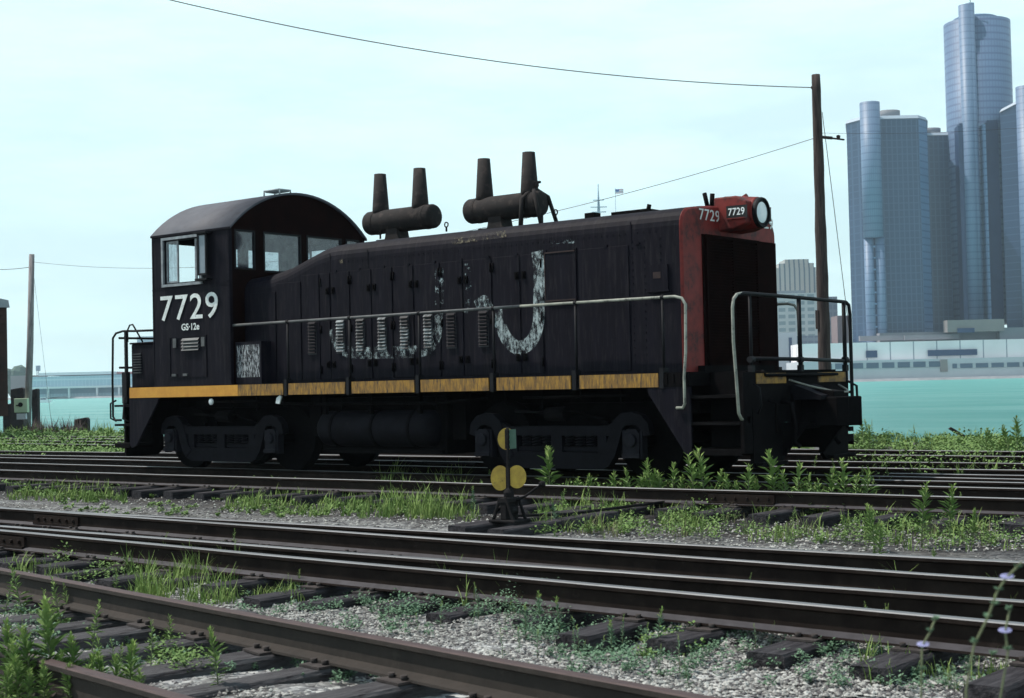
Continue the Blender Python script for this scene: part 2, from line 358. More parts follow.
tag(g.build('water',mt),'turquoise river between the yard and the far city',None,None,'structure')
# local frame for far things: u along picture x at a depth
def far_frame(D):
    a=VF.copy(); a.z=0; a.normalize(); return a
FA=Vector((-sy,cy,0)); FR=Vector((cy,sy,0))
def hz(u): return 398.2-(u)*.02292           # horizon row in the photo
FXO=0.0
def fx(u,D): return (u+FXO-512-DX)*D/F            # lateral metres at depth D (roll ignored on purpose: real uprights stay upright)
def fz(u,v,D): return CZ+(hz(u)-v)*D/F
class Far:
    """builds boxes on the far shore in (lateral, depth, up) metres"""
    def __init__(s,D): s.D=D; s.mb=MB(); s.o=Vector((CX,CY,0))
    def P(s,a,d,z): 
        p=s.o+FR*a+FA*d; return (p.x,p.y,z)
    def box(s,u0,u1,v0,v1,d0=0,dep=30,mi=0,mb=None):
        D=s.D+d0; a0,a1=fx(u0,D),fx(u1,D); z1=fz((u0+u1)/2,v0,D); z0=fz((u0+u1)/2,v1,D) if v1 is not None else WZ+.5
        mb=mb or s.mb
        vs=[s.P(a,d,z) for z in(z0,z1) for d in(D,D+dep) for a in(a0,a1)]
        mb.add(vs,[(0,2,3,1),(4,5,7,6),(0,1,5,4),(2,6,7,3),(0,4,6,2),(1,3,7,5)],mi); return mb
def facade(name,glass,line,ph,pw,lh=.25,lw=.15,rough=.35,spec=.5,radial=False,vert_only=False):
    """glass wall with floor bands every ph metres and mullions every pw metres (or per radian)"""
    mt=bpy.data.materials.new(name); mt.use_nodes=True; t=mt.node_tree; b=t.nodes['Principled BSDF']; b.inputs['Roughness'].default_value=rough; b.inputs['Specular IOR Level'].default_value=spec
    tc=nn(t,'ShaderNodeTexCoord'); s=nn(t,'ShaderNodeSeparateXYZ'); t.links.new(tc.outputs['Object'],s.inputs[0])
    def mo(op,a,bb=None):
        q=nn(t,'ShaderNodeMath',operation=op)
        for i,x in enumerate((a,bb)):
            if x is None: continue
            if isinstance(x,(int,float)): q.inputs[i].default_value=x
            else: t.links.new(x,q.inputs[i])
        return q.outputs[0]
    h=mo('LESS_THAN',mo('FRACT',mo('DIVIDE',s.outputs[2],ph)),lh)
    if radial: c=mo('ARCTAN2',s.outputs[1],s.outputs[0])
    else: c=mo('ADD',mo('MULTIPLY',s.outputs[0],FR.x*1.0),mo('MULTIPLY',s.outputs[1],FR.y*1.0))
    if not radial: c=mo('ADD',c,mo('MULTIPLY',mo('ADD',mo('MULTIPLY',s.outputs[0],FA.x),mo('MULTIPLY',s.outputs[1],FA.y)),1.0))
    w=mo('LESS_THAN',mo('FRACT',mo('DIVIDE',mo('ADD',c,1000 if not radial else 10),pw)),lw)
    k=mo('MAXIMUM',h,w) if not vert_only else w
    n=nn(t,'ShaderNodeTexNoise'); n.inputs['Scale'].default_value=.06; n.inputs['Detail'].default_value=4; t.links.new(tc.outputs['Object'],n.inputs['Vector'])
    mg=nn(t,'ShaderNodeMixRGB'); mg.inputs[1].default_value=(*[x*.8 for x in glass],1); mg.inputs[2].default_value=(*[x*1.2 for x in glass],1); t.links.new(n.outputs['Fac'],mg.inputs[0])
    m_=nn(t,'ShaderNodeMixRGB'); t.links.new(mg.outputs[0],m_.inputs[1]); m_.inputs[2].default_value=(*line,1); t.links.new(k,m_.inputs[0])
    t.links.new(m_.outputs[0],b.inputs['Base Color'])
    return mt
FG_dark=facade('tower_glass_dark',(.024,.054,.115),(.048,.088,.16),4.2,3.0,.14,.24)
FG_lite=facade('tower_glass_light',(.15,.22,.34),(.09,.14,.24),4.2,.21,.16,.14,radial=True,rough=.5)
FG_liteb=facade('tower_glass_band',(.14,.23,.38),(.07,.13,.24),4.2,1.9,.2,.15)
FG_cyl=facade('hotel_glass',(.12,.19,.31),(.07,.11,.21),4.2,.10,.26,.14,radial=True,rough=.5)
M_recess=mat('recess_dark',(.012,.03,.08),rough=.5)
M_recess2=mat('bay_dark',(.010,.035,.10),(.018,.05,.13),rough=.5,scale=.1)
M_parap=mat('parapet_pale',(.42,.48,.56),rough=.6)
M_podium=mat('podium_grey',(.18,.19,.22),(.23,.23,.25),rough=.8,scale=.05)
M_podbrown=mat('podium_brown',(.22,.20,.20),(.27,.24,.23),rough=.8,scale=.05)
M_band=facade('white_panels',(.86,.80,.82),(.30,.30,.36),400,13.5,.0,.05,rough=.8)
M_basew=mat('base_stone',(.48,.49,.53),(.56,.57,.60),rough=.8,scale=.05)
M_winrow=facade('window_row',(.07,.11,.17),(.42,.45,.48),300,9,.0,.2)
M_stone=facade('stone_tower',(.52,.50,.47),(.16,.20,.24),5.5,3.4,.0,.32,rough=.9)
M_office=facade('office_pale',(.30,.38,.40),(.60,.64,.62),4.5,6.5,.45,.3,rough=.8)
M_greyb=facade('office_grey',(.20,.23,.29),(.26,.3,.35),5,4,.4,.2,rough=.8)
M_brick=mat('brick_far',(.22,.16,.17),(.27,.2,.2),rough=.9,scale=.05)
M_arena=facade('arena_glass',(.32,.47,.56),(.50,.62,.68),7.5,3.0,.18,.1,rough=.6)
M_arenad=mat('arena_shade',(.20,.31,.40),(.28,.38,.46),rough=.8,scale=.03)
M_roofw=mat('roof_white',(.66,.70,.72),rough=.8)
M_redline=mat('roof_red',(.50,.22,.22),rough=.8)
M_shore=mat('shore_stone',(.33,.33,.35),(.22,.23,.25),rough=.95,scale=.2)
M_trees=mat('far_trees',(.05,.09,.07),(.08,.13,.09),rough=.95,scale=.1)
# far land
g=MB(); P=Far(0).P
def lnd(D,z): return [P(fx(u,D),D,z) for u in(-1500,-200,530,1500)]
rows=[[P(-1400,1340,WZ-.5),P(fx(-80,1330),1330,WZ-.5),P(fx(330,1120),1120,WZ-.5),P(fx(560,880),880,WZ-.5),P(fx(760,835),835,WZ-.5),P(fx(1100,822),822,WZ-.5),P(1400,800,WZ-.5)],
      [P(-1400,1343,.6),P(fx(-80,1333),1333,.6),P(fx(330,1123),1123,.6),P(fx(560,884),884,.6),P(fx(760,838),838,.6),P(fx(1100,825),825,.6),P(1400,803,.6)],
      [P(-1900,1950,.9),P(-900,1950,.9),P(-300,1950,.9),P(0,1950,.9),P(300,1950,.9),P(900,1950,.9),P(1900,1950,.9)]]
vs=[p for r_ in rows for p in r_]; fs=[(j*7+i,j*7+i+1,(j+1)*7+i+1,(j+1)*7+i) for j in range(2) for i in range(6)]
g.add(vs,fs); tag(g.build('far_shore',M_shore),'stone embankment and land on the far side of the river',None,None,'structure')
# --- RenCen-like group: five glass towers on a podium
def radial_part(name,m_,parent,a,d,r0,z0,z1,r1=None,n=48):
    """upright cylinder: object origin on its own axis so the facade grid follows the angle"""
    p=Far(0).P(a,d,0); o=MB().lathe([(z0,r0),(z1,r1 or r0)],(0,0,0),(0,0,1),n).build(name,m_,parent)
    for q in o.data.polygons: q.use_smooth=len(q.vertices)==4
    o.location=Vector((p[0],p[1],0))-(parent.location if parent else Vector()); return o
def tower(name,label,D,body,top,cyls,band=None,cat='skyscraper'):
    c=Far(D).P(fx(sum(body)/2,D),D+20,0); e=empty(name,label,cat,(c[0],c[1],0),'glass office towers of the riverside complex'); inv=Vector(c); 
    return e
def shift(mb,e): mb.v=[tuple(Vector(v)-e.location) for v in mb.v]; return mb
def ftower(label,D,u0,u1,v_top,segs,roofpts=None):
    """segs: list of (u0,u1,depth offset at each, material index)"""
# left tower
FXO=5.2
D=870
def poly_tower(label,D,plan,zt,mats,mi,group='dark glass office towers of the riverside complex',name='glass_tower'):
    """plan: list of (u, depth offset); walls between consecutive points, one material index per wall"""
    pts=[Far(0).P(fx(u,D+d),D+d,0) for u,d in plan]
    cx=sum(p[0] for p in pts)/len(pts); cy_=sum(p[1] for p in pts)/len(pts)
    e=empty(name,label,'skyscraper',(cx,cy_,WZ+1),group)
    n=len(pts); z0=0
    w=MB(); L=[(p[0]-cx,p[1]-cy_) for p in pts]
    zts=zt if isinstance(zt,list) else [zt]*n
    w.add([(x,y,0) for x,y in L]+[(x,y,z) for (x,y),z in zip(L,zts)],[(i,(i+1)%n,n+(i+1)%n,n+i) for i in range(n)],0)
    for i in range(n): w.m[i]=mi[i]
    w.build('wall',mats,e)
    r_=MB(); r_.add([(x,y,z) for (x,y),z in zip(L,zts)],[tuple(range(n))]); r_.add([(x*1.02,y*1.02,z+.05) for (x,y),z in zip(L,zts)]+[(x*.97,y*.97,z+2.2) for (x,y),z in zip(L,zts)],[(i,(i+1)%n,n+(i+1)%n,n+i) for i in range(n)]+[tuple(range(n,2*n))]); r_.build('roof_parapet',M_parap,e)
    return e
zt=fz(905,118,870)
T1=poly_tower('dark glass tower left of the cylinder tower with light round shaft on its face',870,[(847.5,14),(864,0),(920,0),(928.5,10),(928,45),(900,62),(860,62),(848,45)],zt-WZ-1,[FG_dark,FG_liteb],[0,0,1,1,0,0,0,0])
radial_part('elevator_shaft',FG_lite,T1,fx(871.5,866),866,5.9,fz(871,238,866)-.2,fz(871,102,866),n=40)
radial_part('elevator_shaft',FG_lite,T1,fx(866.5,867),867,2.9,.5,fz(871,238,866)+.3,n=20)
radial_part('elevator_shaft',FG_lite,T1,fx(877.5,866),866,2.9,.5,fz(871,238,866)+.3,n=20)
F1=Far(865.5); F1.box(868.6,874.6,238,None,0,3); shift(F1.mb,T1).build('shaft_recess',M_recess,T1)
F1=Far(864.8)
for k in range(9): F1.box(868.4,874.8,246+k*11.5,247.6+k*11.5,0,1)
shift(F1.mb,T1).build('recess_ledges',FG_liteb,T1)
radial_part('roof_drum',M_podium,T1,fx(890,895),895,7,zt+4,zt+9)
FXO=5.5
D=900
T2=poly_tower('dark glass tower half hidden between the left tower and the cylinder tower',905,[(922,0),(952,0),(962,25),(952,55),(922,55)],fz(938,135,905)-WZ-1,[FG_dark,FG_liteb],[0,0,0,0,0])
radial_part('roof_drum',M_podium,T2,fx(932,925),925,6,fz(932,133,925),fz(932,128.5,925))
# central hotel cylinder
FXO=7.5
Dh=885; rc=fx(1012,Dh)-fx(979,Dh); ac=fx(979.3,Dh+rc); cpos=Far(0).P(ac,Dh+rc,0)
HT=empty('cylinder_tower','tallest tower, a round pale blue glass cylinder with a shaft rising above its top','skyscraper',(cpos[0],cpos[1],0))
zc=fz(980,14,Dh)
radial_part('glass_cylinder',FG_cyl,HT,ac,Dh+rc,rc,fz(980,324,Dh),zc,n=72)
radial_part('roof_crown',FG_liteb,HT,ac-1,Dh+rc,rc*.66,zc-1,zc+3,n=48)
radial_part('elevator_shaft',FG_lite,HT,fx(968.5,Dh-1),Dh-1,4.2,5,fz(968,4,Dh),n=30)
radial_part('elevator_shaft',FG_lite,HT,fx(973.5,Dh-3),Dh-2,2.6,5,fz(968,2.5,Dh),n=24)
def bay(u0,u1,v0,v1,d,dep,m_,nm):
    q=Far(Dh+d); q.box(u0,u1,v0,v1,0,dep); return shift(q.mb,HT).build(nm,m_,HT)
FXO=5.5
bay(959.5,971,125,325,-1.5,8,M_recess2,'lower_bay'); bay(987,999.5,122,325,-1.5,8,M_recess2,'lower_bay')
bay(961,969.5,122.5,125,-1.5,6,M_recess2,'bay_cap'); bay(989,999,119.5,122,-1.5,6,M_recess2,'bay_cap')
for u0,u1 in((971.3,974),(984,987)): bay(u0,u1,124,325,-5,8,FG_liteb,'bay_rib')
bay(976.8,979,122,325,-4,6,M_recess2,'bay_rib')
mast=MB(); p=Far(Dh).P(fx(975.5,Dh),Dh,0); mast.tube([(p[0],p[1],fz(975,3,Dh)),(p[0],p[1],fz(975,-12,Dh))],.25,5); shift(mast,HT).build('mast',M_recess,HT)
# right tower (cut by the frame)
FXO=6
T4=poly_tower('dark glass tower at the right edge, nearest, cut off by the frame',858,[(1001.5,10),(1023,0),(1075,0),(1088,20),(1080,60),(1010,60)],[fz(1001,109,858)-WZ-1,fz(1023,101,858)-WZ-1,fz(1060,101,858)-WZ-1,fz(1060,101,858)-WZ-1,fz(1060,101,858)-WZ-1,fz(1001,109,858)-WZ-1],[FG_dark,FG_liteb],[0,0,0,0,0,0])
radial_part('elevator_shaft',FG_lite,T4,fx(1028.5,853),853,6,5,fz(1028,86,853),n=40)
# podium
FXO=0
P0=empty('tower_podium','long low podium with a white panel band in front of the glass towers','building',Far(0).P(fx(950,850),850,0))
def pod(u0,u1,v0,v1,D,dep,m_,nm):
    q=Far(D); q.box(u0,u1,v0,v1,0,dep); return shift(q.mb,P0).build(nm,m_,P0)
pod(880,1100,331,None,856,30,M_podium,'upper_block'); pod(948,1005,320,332,846,9,M_podbrown,'plant_block'); pod(958,975,328.5,333,845,.8,M_recess2,'dark_arch')
pod(1000,1100,327,341,850,5,M_podium,'side_block'); pod(905,960,335,340,851,4,M_podium,'terrace'); pod(860,905,336,341,853,3,M_podium,'terrace')
pod(800,1100,341,359.5,845,30,M_band,'white_panel_band')
pod(928,977,350,356,843.6,1.2,M_recess2,'canopy_opening'); pod(866,877,351,358,843.8,1,M_recess2,'canopy_opening')
pod(798,1100,359,None,840,40,M_basew,'base_storey')
pod(822,940,363,368.5,839.4,.5,M_winrow,'window_strip'); pod(952,1100,362.5,367,839.4,.5,M_winrow,'window_strip')
pod(940,947,360,372,838.8,1,M_podbrown,'stair_bay')
# low city blocks
def block(label,parts,name='office_building'):
    D0=parts[0][4]; e=empty(name,label,'building',Far(0).P(fx((parts[0][0]+parts[0][1])/2,D0),D0,0))
    for (u0,u1,v0,v1,D,dep,m_,nm) in parts:
        q=Far(D); q.box(u0,u1,v0,v1,0,dep); shift(q.mb,e).build(nm,m_,e)
block('pale stone tower with stepped top behind the engine railing',[(765,818,268,None,1010,40,M_stone,'wall'),(781,816,263.5,268,1013,30,M_stone,'setback'),(787,811,259.5,263.5,1016,22,M_stone,'crown')],'stone_tower')
block('pale office block with window grid in front of the stone tower',[(760,829,293.5,None,980,25,M_office,'wall'),(772,806,291,293.5,984,15,M_greyb,'roof_plant')])
block('grey office slab just right of the wooden pole',[(828,838.5,297,None,960,25,M_greyb,'wall')])
block('dull brick block beside the left glass tower',[(838,849,316,None,940,25,M_brick,'wall')],'brick_building')
block('low white block with dark entrance behind the engine front railing',[(766,797,333,None,900,25,M_basew,'wall'),(789,792,338,372,899.4,.5,M_recess2,'doorway')],'low_building')
block('grey low block seen behind the front railing pole',[(797,830,336,None,905,25,M_greyb,'wall')],'low_building')
# left shore: long hall
A0=empty('riverside_hall','long pale blue riverside hall with white roof and columns, far left','building',Far(0).P(fx(100,1250),1250,0))
def hall(u0,u1,v0,v1,D,dep,m_,nm):
    q=Far(D); q.box(u0,u1,v0,v1,0,dep); return shift(q.mb,A0).build(nm,m_,A0)
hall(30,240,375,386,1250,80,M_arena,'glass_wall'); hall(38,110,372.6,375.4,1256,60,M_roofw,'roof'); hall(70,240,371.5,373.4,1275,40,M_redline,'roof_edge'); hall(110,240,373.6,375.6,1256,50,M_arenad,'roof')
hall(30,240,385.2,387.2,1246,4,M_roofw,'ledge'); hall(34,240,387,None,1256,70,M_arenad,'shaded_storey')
for u in (47,68,96,118,141,170,200): hall(u-.8,u+.8,387,None,1247,2,M_roofw,'column')
hall(30,150,393.5,396.6,1254,1.5,M_arena,'lower_ledge')
block('pale office tower far left behind the cab railing',[(137,170,336.5,None,1500,30,M_arena,'wall')])
block('small dull pink block at far left beside the timber posts',[(10,36,376,None,1280,30,M_brick,'wall')],'low_building')
W0=empty('water_tower','tiny water tower on the far left skyline','water tower',Far(0).P(fx(37,1500),1500,0))
q=Far(1500); q.box(35.3,38.7,366,371.5,0,4); shift(q.mb,W0).build('tank',M_arenad,W0)
q=Far(1500); q.box(36,36.5,371,None,0,1); q.box(37.6,38.1,371,None,0,1); shift(q.mb,W0).build('legs',M_arenad,W0)
# far tree mass left
g=MB(); rr=random.Random(3)
for k in range(60):
    u=rr.uniform(-60,24); D=1350; p=Far(0).P(fx(u,D),D,0); rad=rr.uniform(5,9); z=rr.uniform(2,fz(10,364+abs(u-10)*.25,D)-rad*.8)
    g.lathe([(-rad,.3),(-rad*.6,rad*.8),(0,rad),(rad*.6,rad*.75),(rad*.95,.3)],(p[0],p[1],z),(rr.uniform(-.3,.3),rr.uniform(-.3,.3),1),9)
one('far_trees',g,M_trees,'dull green tree mass on the far left shore','trees',kind='stuff')
# ship mast and flag beyond the hood
e=empty('radio_mast','thin lattice mast with crossbars seen above the hood','mast',Far(0).P(fx(602,800),800,0))
q=MB(); p=Far(0).P(fx(602,800),800,0)
for s_ in(-1,1): q.tube([Vector(p)+FR*s_*2.2+Vector((0,0,60)),Vector(p)+Vector((0,0,fz(602,187,800)))],.22,4)
q.tube([Vector(p)+Vector((0,0,0)),Vector(p)+Vector((0,0,fz(602,184,800)))],.3,4)
shift(q,e).build('lattice',M_arenad,e)
q=MB()
for v_,w_ in((200,3),(207,4.5),(212,4)): q.tube([Vector(p)-FR*w_+Vector((0,0,fz(602,v_,800))),Vector(p)+FR*w_+Vector((0,0,fz(602,v_,800)))],.3,4)
shift(q,e).build('crossbar',M_arenad,e)
e=empty('flagpole','distant striped flag flying from a thin pole above the hood','flag',Far(0).P(fx(619,700),700,0)); p=Vector(Far(0).P(fx(619,700),700,0))
q=MB(); q.tube([p,p+Vector((0,0,fz(619,188,700)))],.12,4); shift(q,e).build('pole',M_arenad,e)
zz=fz(619,189,700)
M_flagr=mat('flag_stripe',(.55,.22,.28),rough=.8); M_flagw=mat('flag_white',(.75,.75,.8),rough=.8); M_flagb=mat('flag_blue',(.15,.18,.4),rough=.8)
q=MB()
for k in range(5):
    for i in range(6):
        a,b_=i*.65,(i+1)*.65; w0,w1=math.sin(a*1.6)*.3,math.sin(b_*1.6)*.3; z_=zz-k*.42
        q.add([p+FR*a+FA*w0+Vector((0,0,z_)),p+FR*b_+FA*w1+Vector((0,0,z_)),p+FR*b_+FA*w1+Vector((0,0,z_-.42)),p+FR*a+FA*w0+Vector((0,0,z_-.42))],[(0,1,2,3)],2 if(i<3 and k<3) else k%2)
shift(q,e).build('flag_cloth',[M_flagr,M_flagw,M_flagb],e)
# motorboat
bp_=gp(44,402.5,WZ); e=empty('motorboat','small white motorboat on the turquoise river at far left','boat',tuple(bp_))
D=(bp_-CO).dot(VF); s_=D/F
q=MB(); L_=15*s_
q.prism([(-.5*L_,.0),(.42*L_,.0),(.55*L_,.16*L_),(-.52*L_,.14*L_)],-.17*L_,.17*L_); ho=q.build('hull',M_boat,e)
q=MB(); q.prism([(-.3*L_,.14*L_),(.25*L_,.14*L_),(.1*L_,.34*L_),(-.25*L_,.34*L_)],-.12*L_,.12*L_); q.build('cabin',M_boat,e)
q=MB(); q.prism([(-.24*L_,.2*L_),(.17*L_,.2*L_),(.1*L_,.28*L_),(-.22*L_,.28*L_)],-.125*L_,.125*L_); q.build('cabin_window',M_recess,e)
e.rotation_euler.z=YAW+.3
# haze
hm=bpy.data.materials.new('haze_air'); hm.use_nodes=True; t=hm.node_tree; t.nodes.clear()
o=nn(t,'ShaderNodeOutputMaterial'); v=nn(t,'ShaderNodeVolumePrincipled'); v.inputs['Color'].default_value=(.72,.88,1,1); v.inputs['Density'].default_value=.00016; v.inputs['Anisotropy'].default_value=.25
t.links.new(v.outputs[0],o.inputs['Volume'])
g=MB(); g.box(-2000,2000,-1000,2000,-4,262); hzo=g.build('haze',hm); tag(hzo,'thin pale summer haze over the river',None,None,'stuff')
# ================================================================== TRACKS
def rail_profile(): # (y,z) top at z=0, base at -.17
    return [(-.034,0-.006),(-.028,0),(.028,0),(.034,-.006),(.034,-.028),(.009,-.042),(.009,-.135),(.068,-.157),(.07,-.17),(-.07,-.17),(-.068,-.157),(-.009,-.135),(-.009,-.042),(-.034,-.028)]
def rail(parent,pts,mats,bars=()):
    """pts: plan points (x,y) or (x,y,z); real rail section swept along them"""
    pr_=rail_profile(); n=len(pr_); vs=[];fs=[];mi=[]
    P3=[Vector((p[0],p[1],p[2] if len(p)>2 else 0)) for p in pts]
    # subdivide with a slight wander
    Q=[]
    for a,b in zip(P3,P3[1:]):
        k=max(1,int((b-a).length/1.2)); Q+=[a.lerp(b,i/k) for i in range(k)]
    Q.append(P3[-1])
    for i,p in enumerate(Q):
        a=Q[max(i-1,0)];b=Q[min(i+1,len(Q)-1)]; t_=(b-a).normalized(); nrm=Vector((-t_.y,t_.x,0)); dz=.006*noise.noise(Vector((p.x*.5,p.y,7))); dy=.012*noise.noise(Vector((p.x*.35,p.y,1)))
        for y,z in pr_: 
            vs.append(p+nrm*(y+dy)+Vector((0,0,z+dz)))
    for i in range(len(Q)-1):
        for k in range(n):
            fs.append((i*n+k,(i+1)*n+k,(i+1)*n+(k+1)%n,i*n+(k+1)%n)); mi.append(0 if k in(1,) else (2 if k in(7,6,10) else (0 if k in (0,2) else 1)))
    me=MB(); me.add(vs,fs,0); me.m=mi
    me.f+=[tuple(range(n)),tuple(range(len(vs)-1,len(vs)-1-n,-1))]; me.m+=[1,1]; me.sm+=[False]*2
    return me.build('rail',mats,parent)
tie_no=0
def tie(parent,cx,cy_,ang,L=2.6,m_=None,z=-.175,plates=(),hgt=.17,wid=.23,seed=0):
    rr=random.Random(seed); g=MB(); nseg=6
    L+=rr.uniform(-.15,.2); cy0=rr.uniform(-.08,.08); w0=wid*rr.uniform(.9,1.08)
    secs=[]
    for i in range(nseg+1):
        y=-L/2+L*i/nseg
        w=w0/2*(1-.06*rr.random()); 
        secs.append([(-w+rr.uniform(-.008,.004),y+rr.uniform(-.02,.02)*(i in(0,nseg)),-hgt),(w,y,-hgt),(w,y+rr.uniform(-.012,.012),-.018+rr.uniform(-.006,.004)),(w-.016,y,rr.uniform(-.004,.0)),(.01,y,rr.uniform(-.006,.003)),(-w+.016,y,rr.uniform(-.004,.0)),(-w,y+rr.uniform(-.012,.012),-.018+rr.uniform(-.006,.004))])
    n=7; vs=[p for s in secs for p in s]; fs=[(i*n+k,i*n+(k+1)%n,(i+1)*n+(k+1)%n,(i+1)*n+k) for i in range(nseg) for k in range(n)]
    fs=[f[::-1] for f in fs]+[tuple(range(n)),tuple(range(nseg*n+n-1,nseg*n-1,-1))]
    g.add(vs,fs)
    o=g.build('tie',m_,parent); o.location=(cx,cy_+cy0,z-rr.uniform(0,.022)); o.rotation_euler=(rr.uniform(-.008,.008),rr.uniform(-.03,.03),ang+rr.uniform(-.05,.05))
    if plates:
        q=MB()
        for py in plates:
            y=py-cy_-cy0
            q.box(-.09,.09,y-.15,y+.15,.002,.014)
            for sx_,sy_ in((-.05,-.085),(.05,.085),(.05,-.085),(-.05,.085)):
                q.tube([(sx_,y+sy_,.012),(sx_,y+sy_,.038)],[.014,.019],6)
        q.build('tie_plate',M_plate,o)
    return o
def track(name,label,rails,x0,x1,step,rmats,tmat,center,slope,L=2.6,det=True,group=None,jx=(),zt=-.175):
    e=empty(name,label,'railway track',(0,0,0),group)
    for r_ in rails: rail(e,r_,rmats)
    ang=math.atan(slope); x=x0; k=0
    def ry(r_,x):
        for a,b in zip(r_,r_[1:]):
            if a[0]<=x<=b[0]: return a[1]+(b[1]-a[1])*(x-a[0])/(b[0]-a[0])
        return None
    while x<x1:
        cyy=center(x); pl=[]
        if det:
            for r_ in rails:
                yy=ry(r_,x)
                if yy is not None: pl.append(yy)
        LL=L(x) if callable(L) else L
        tie(e,x,cyy,ang,LL,tmat,plates=pl,seed=hash((name,k))%9999 if False else k*7+len(name),z=zt); x+=step*random.uniform(.82,1.18); k+=1
    for ri,xj in jx:                     # bolted joint bars
        yj=ry(rails[ri],xj); q=MB()
        for s_ in(-1,1):
            q.box(-.42,.42,s_*.022-.014,s_*.022+.014,-.135,-.045)
            q.box(-.42,.42,s_*.042-.016,s_*.042+.016,-.15,-.128)
            for b_ in(-.34,-.21,-.075,.075,.21,.34): q.tube([(b_,s_*.03,-.088),(b_,s_*.062,-.088)],.018,6)
        j=q.build('joint_bar',M_railside,e); j.location=(xj,yj,0); j.rotation_euler.z=math.atan(slope)
    return e
def ln(y0,s,xs): return [(x,y0+s*x) for x in xs]
RM=[M_steel,M_railside,M_flange]; RU=[M_rusttop,M_rustside,M_rustside]
TA=track('rusty_track','rusty unused track crossing the lower left foreground',[ln(-9.68,-.161,(-25,14.2)),ln(-11.15,-.155,(-25,14.2))],-8,14,.62,RU,M_tie,lambda x:-10.42-.158*x,-.158,jx=((0,13.1),),zt=-.172)
TB=track('shiny_track','nearest shiny track of four close rails, straight route with the turnout beside it',[ln(-7.18,-.050,(-60,40)),ln(-8.655,-.051,(-60,40))],-24,22,.60,RM,M_tiedark,lambda x:-7.95-.045*x,-.04,L=lambda x:2.62+random.uniform(-.12,.22),jx=((1,2.55),(0,1.15)))
TB2=empty('turnout_rails','inner pair of curved turnout rails between the nearest shiny rails','railway turnout')
rail(TB2,[(-2.5,-7.24),(1.0,-7.20),(4,-7.12),(9,-6.99),(13,-6.86),(22,-6.3),(40,-4.8)],RM)
rail(TB2,[(-3,-8.42),(0,-8.50),(4,-8.565),(8,-8.585),(12.3,-8.55),(22,-8.1),(40,-6.6)],RM)
TC=track('middle_track','dark track between the switch stand and the black engine',[ln(-2.16,.018,(-60,40))],-26,21,.64,RM,M_tiedark,lambda x:-1.75+.02*x,.018,L=2.4,jx=((0,6.6),))
TL=track('engine_track','track the black engine stands on',[ln(-.7175,0,(-60,40)),ln(.7175,0,(-60,40))],-22,24,.6,RM,M_tiedark,lambda x:.2,0,L=2.3,det=False)
def simple(label,y0,s,x0,x1,st=.62,tx0=None,tx1=None,y0b=None,sb=None):
    return track('yard_track',label,[ln(y0,s,(x0,x1)),ln(y0b if y0b is not None else y0+1.435,s if sb is None else sb,(x0,x1))],tx0 or x0,tx1 or x1,st,RM,M_tiedark,lambda x:y0+.72+s*x,s,det=False)
simple('diverging track just behind the engine front, first beyond it',-.30,.052,6.9,40,tx1=26,y0b=.93,sb=.050)
simple('second track beyond the engine, half hidden in weeds',2.02,.040,-60,60,tx0=-22,tx1=24)
simple('farthest yard track beside the river bank weeds',5.6,-.022,-70,60,tx0=-26,tx1=22)
simple('boxcar track at the far left behind the weeds',9.0,0,-70,-10,tx0=-34,tx1=-14)
# ================================================================== LOCOMOTIVE
LO=empty('diesel_locomotive','black switcher locomotive with red nose and faded white lettering, number 7729','locomotive',(0,0,0))
def lp(mb,name,m_,label=None,parent=None,bevel=0): return mb.build(name,m_,parent or LO,label,bevel)
SY=-1.5; HW=1.21; ZD=1.36; XC0,XC1=-4.62,-2.70; XF=5.37; XE=6.34; XR=-5.72
# frame and side stripe
g=MB()
g.box(-5.26,5.6,-1.49,1.49,1.19,1.345); g.box(5.6,XE-.05,-1.0,1.0,1.19,1.345); g.box(XR,-5.26,-1.0,1.0,1.19,1.345)
lp(g,'main_frame',M_under)
g=MB(); g.box(-5.26,5.62,-1.49,1.49,1.347,1.362); g.box(5.62,XE-.03,-1.0,1.0,1.347,1.362); g.box(XR,-5.26,-1.0,1.0,1.347,1.362); lp(g,'walkway_deck',M_under)
post_x=[-1.47,-.16,1.2,2.54,3.9,5.22]
g=MB(); g.box(-5.25,-2.55,SY-.012,SY+.008,1.185,1.355); lp(g,'frame_stripe',M_yel,'clean yellow frame stripe under the cab')
segs=[(-2.54,-1.53),(-1.41,-.22),(-.08,1.14),(1.26,2.48),(2.62,3.84),(3.98,5.17)]
for a,b in segs:
    g=MB(); g.box(a,b,SY-.012,SY+.008,1.185,1.355); lp(g,'frame_stripe',M_yelworn,'worn yellow frame stripe with dark smears')
    g=MB(); g.box(a,b,1.49,1.51,1.185,1.355); lp(g,'frame_stripe',M_yelworn)
g=MB(); g.box(5.17,5.60,SY-.010,SY+.01,1.185,1.355)
for k in range(3): g.box(5.26+k*.1,5.30+k*.1,SY-.02,SY,1.22,1.34)
lp(g,'frame_corner',M_under)
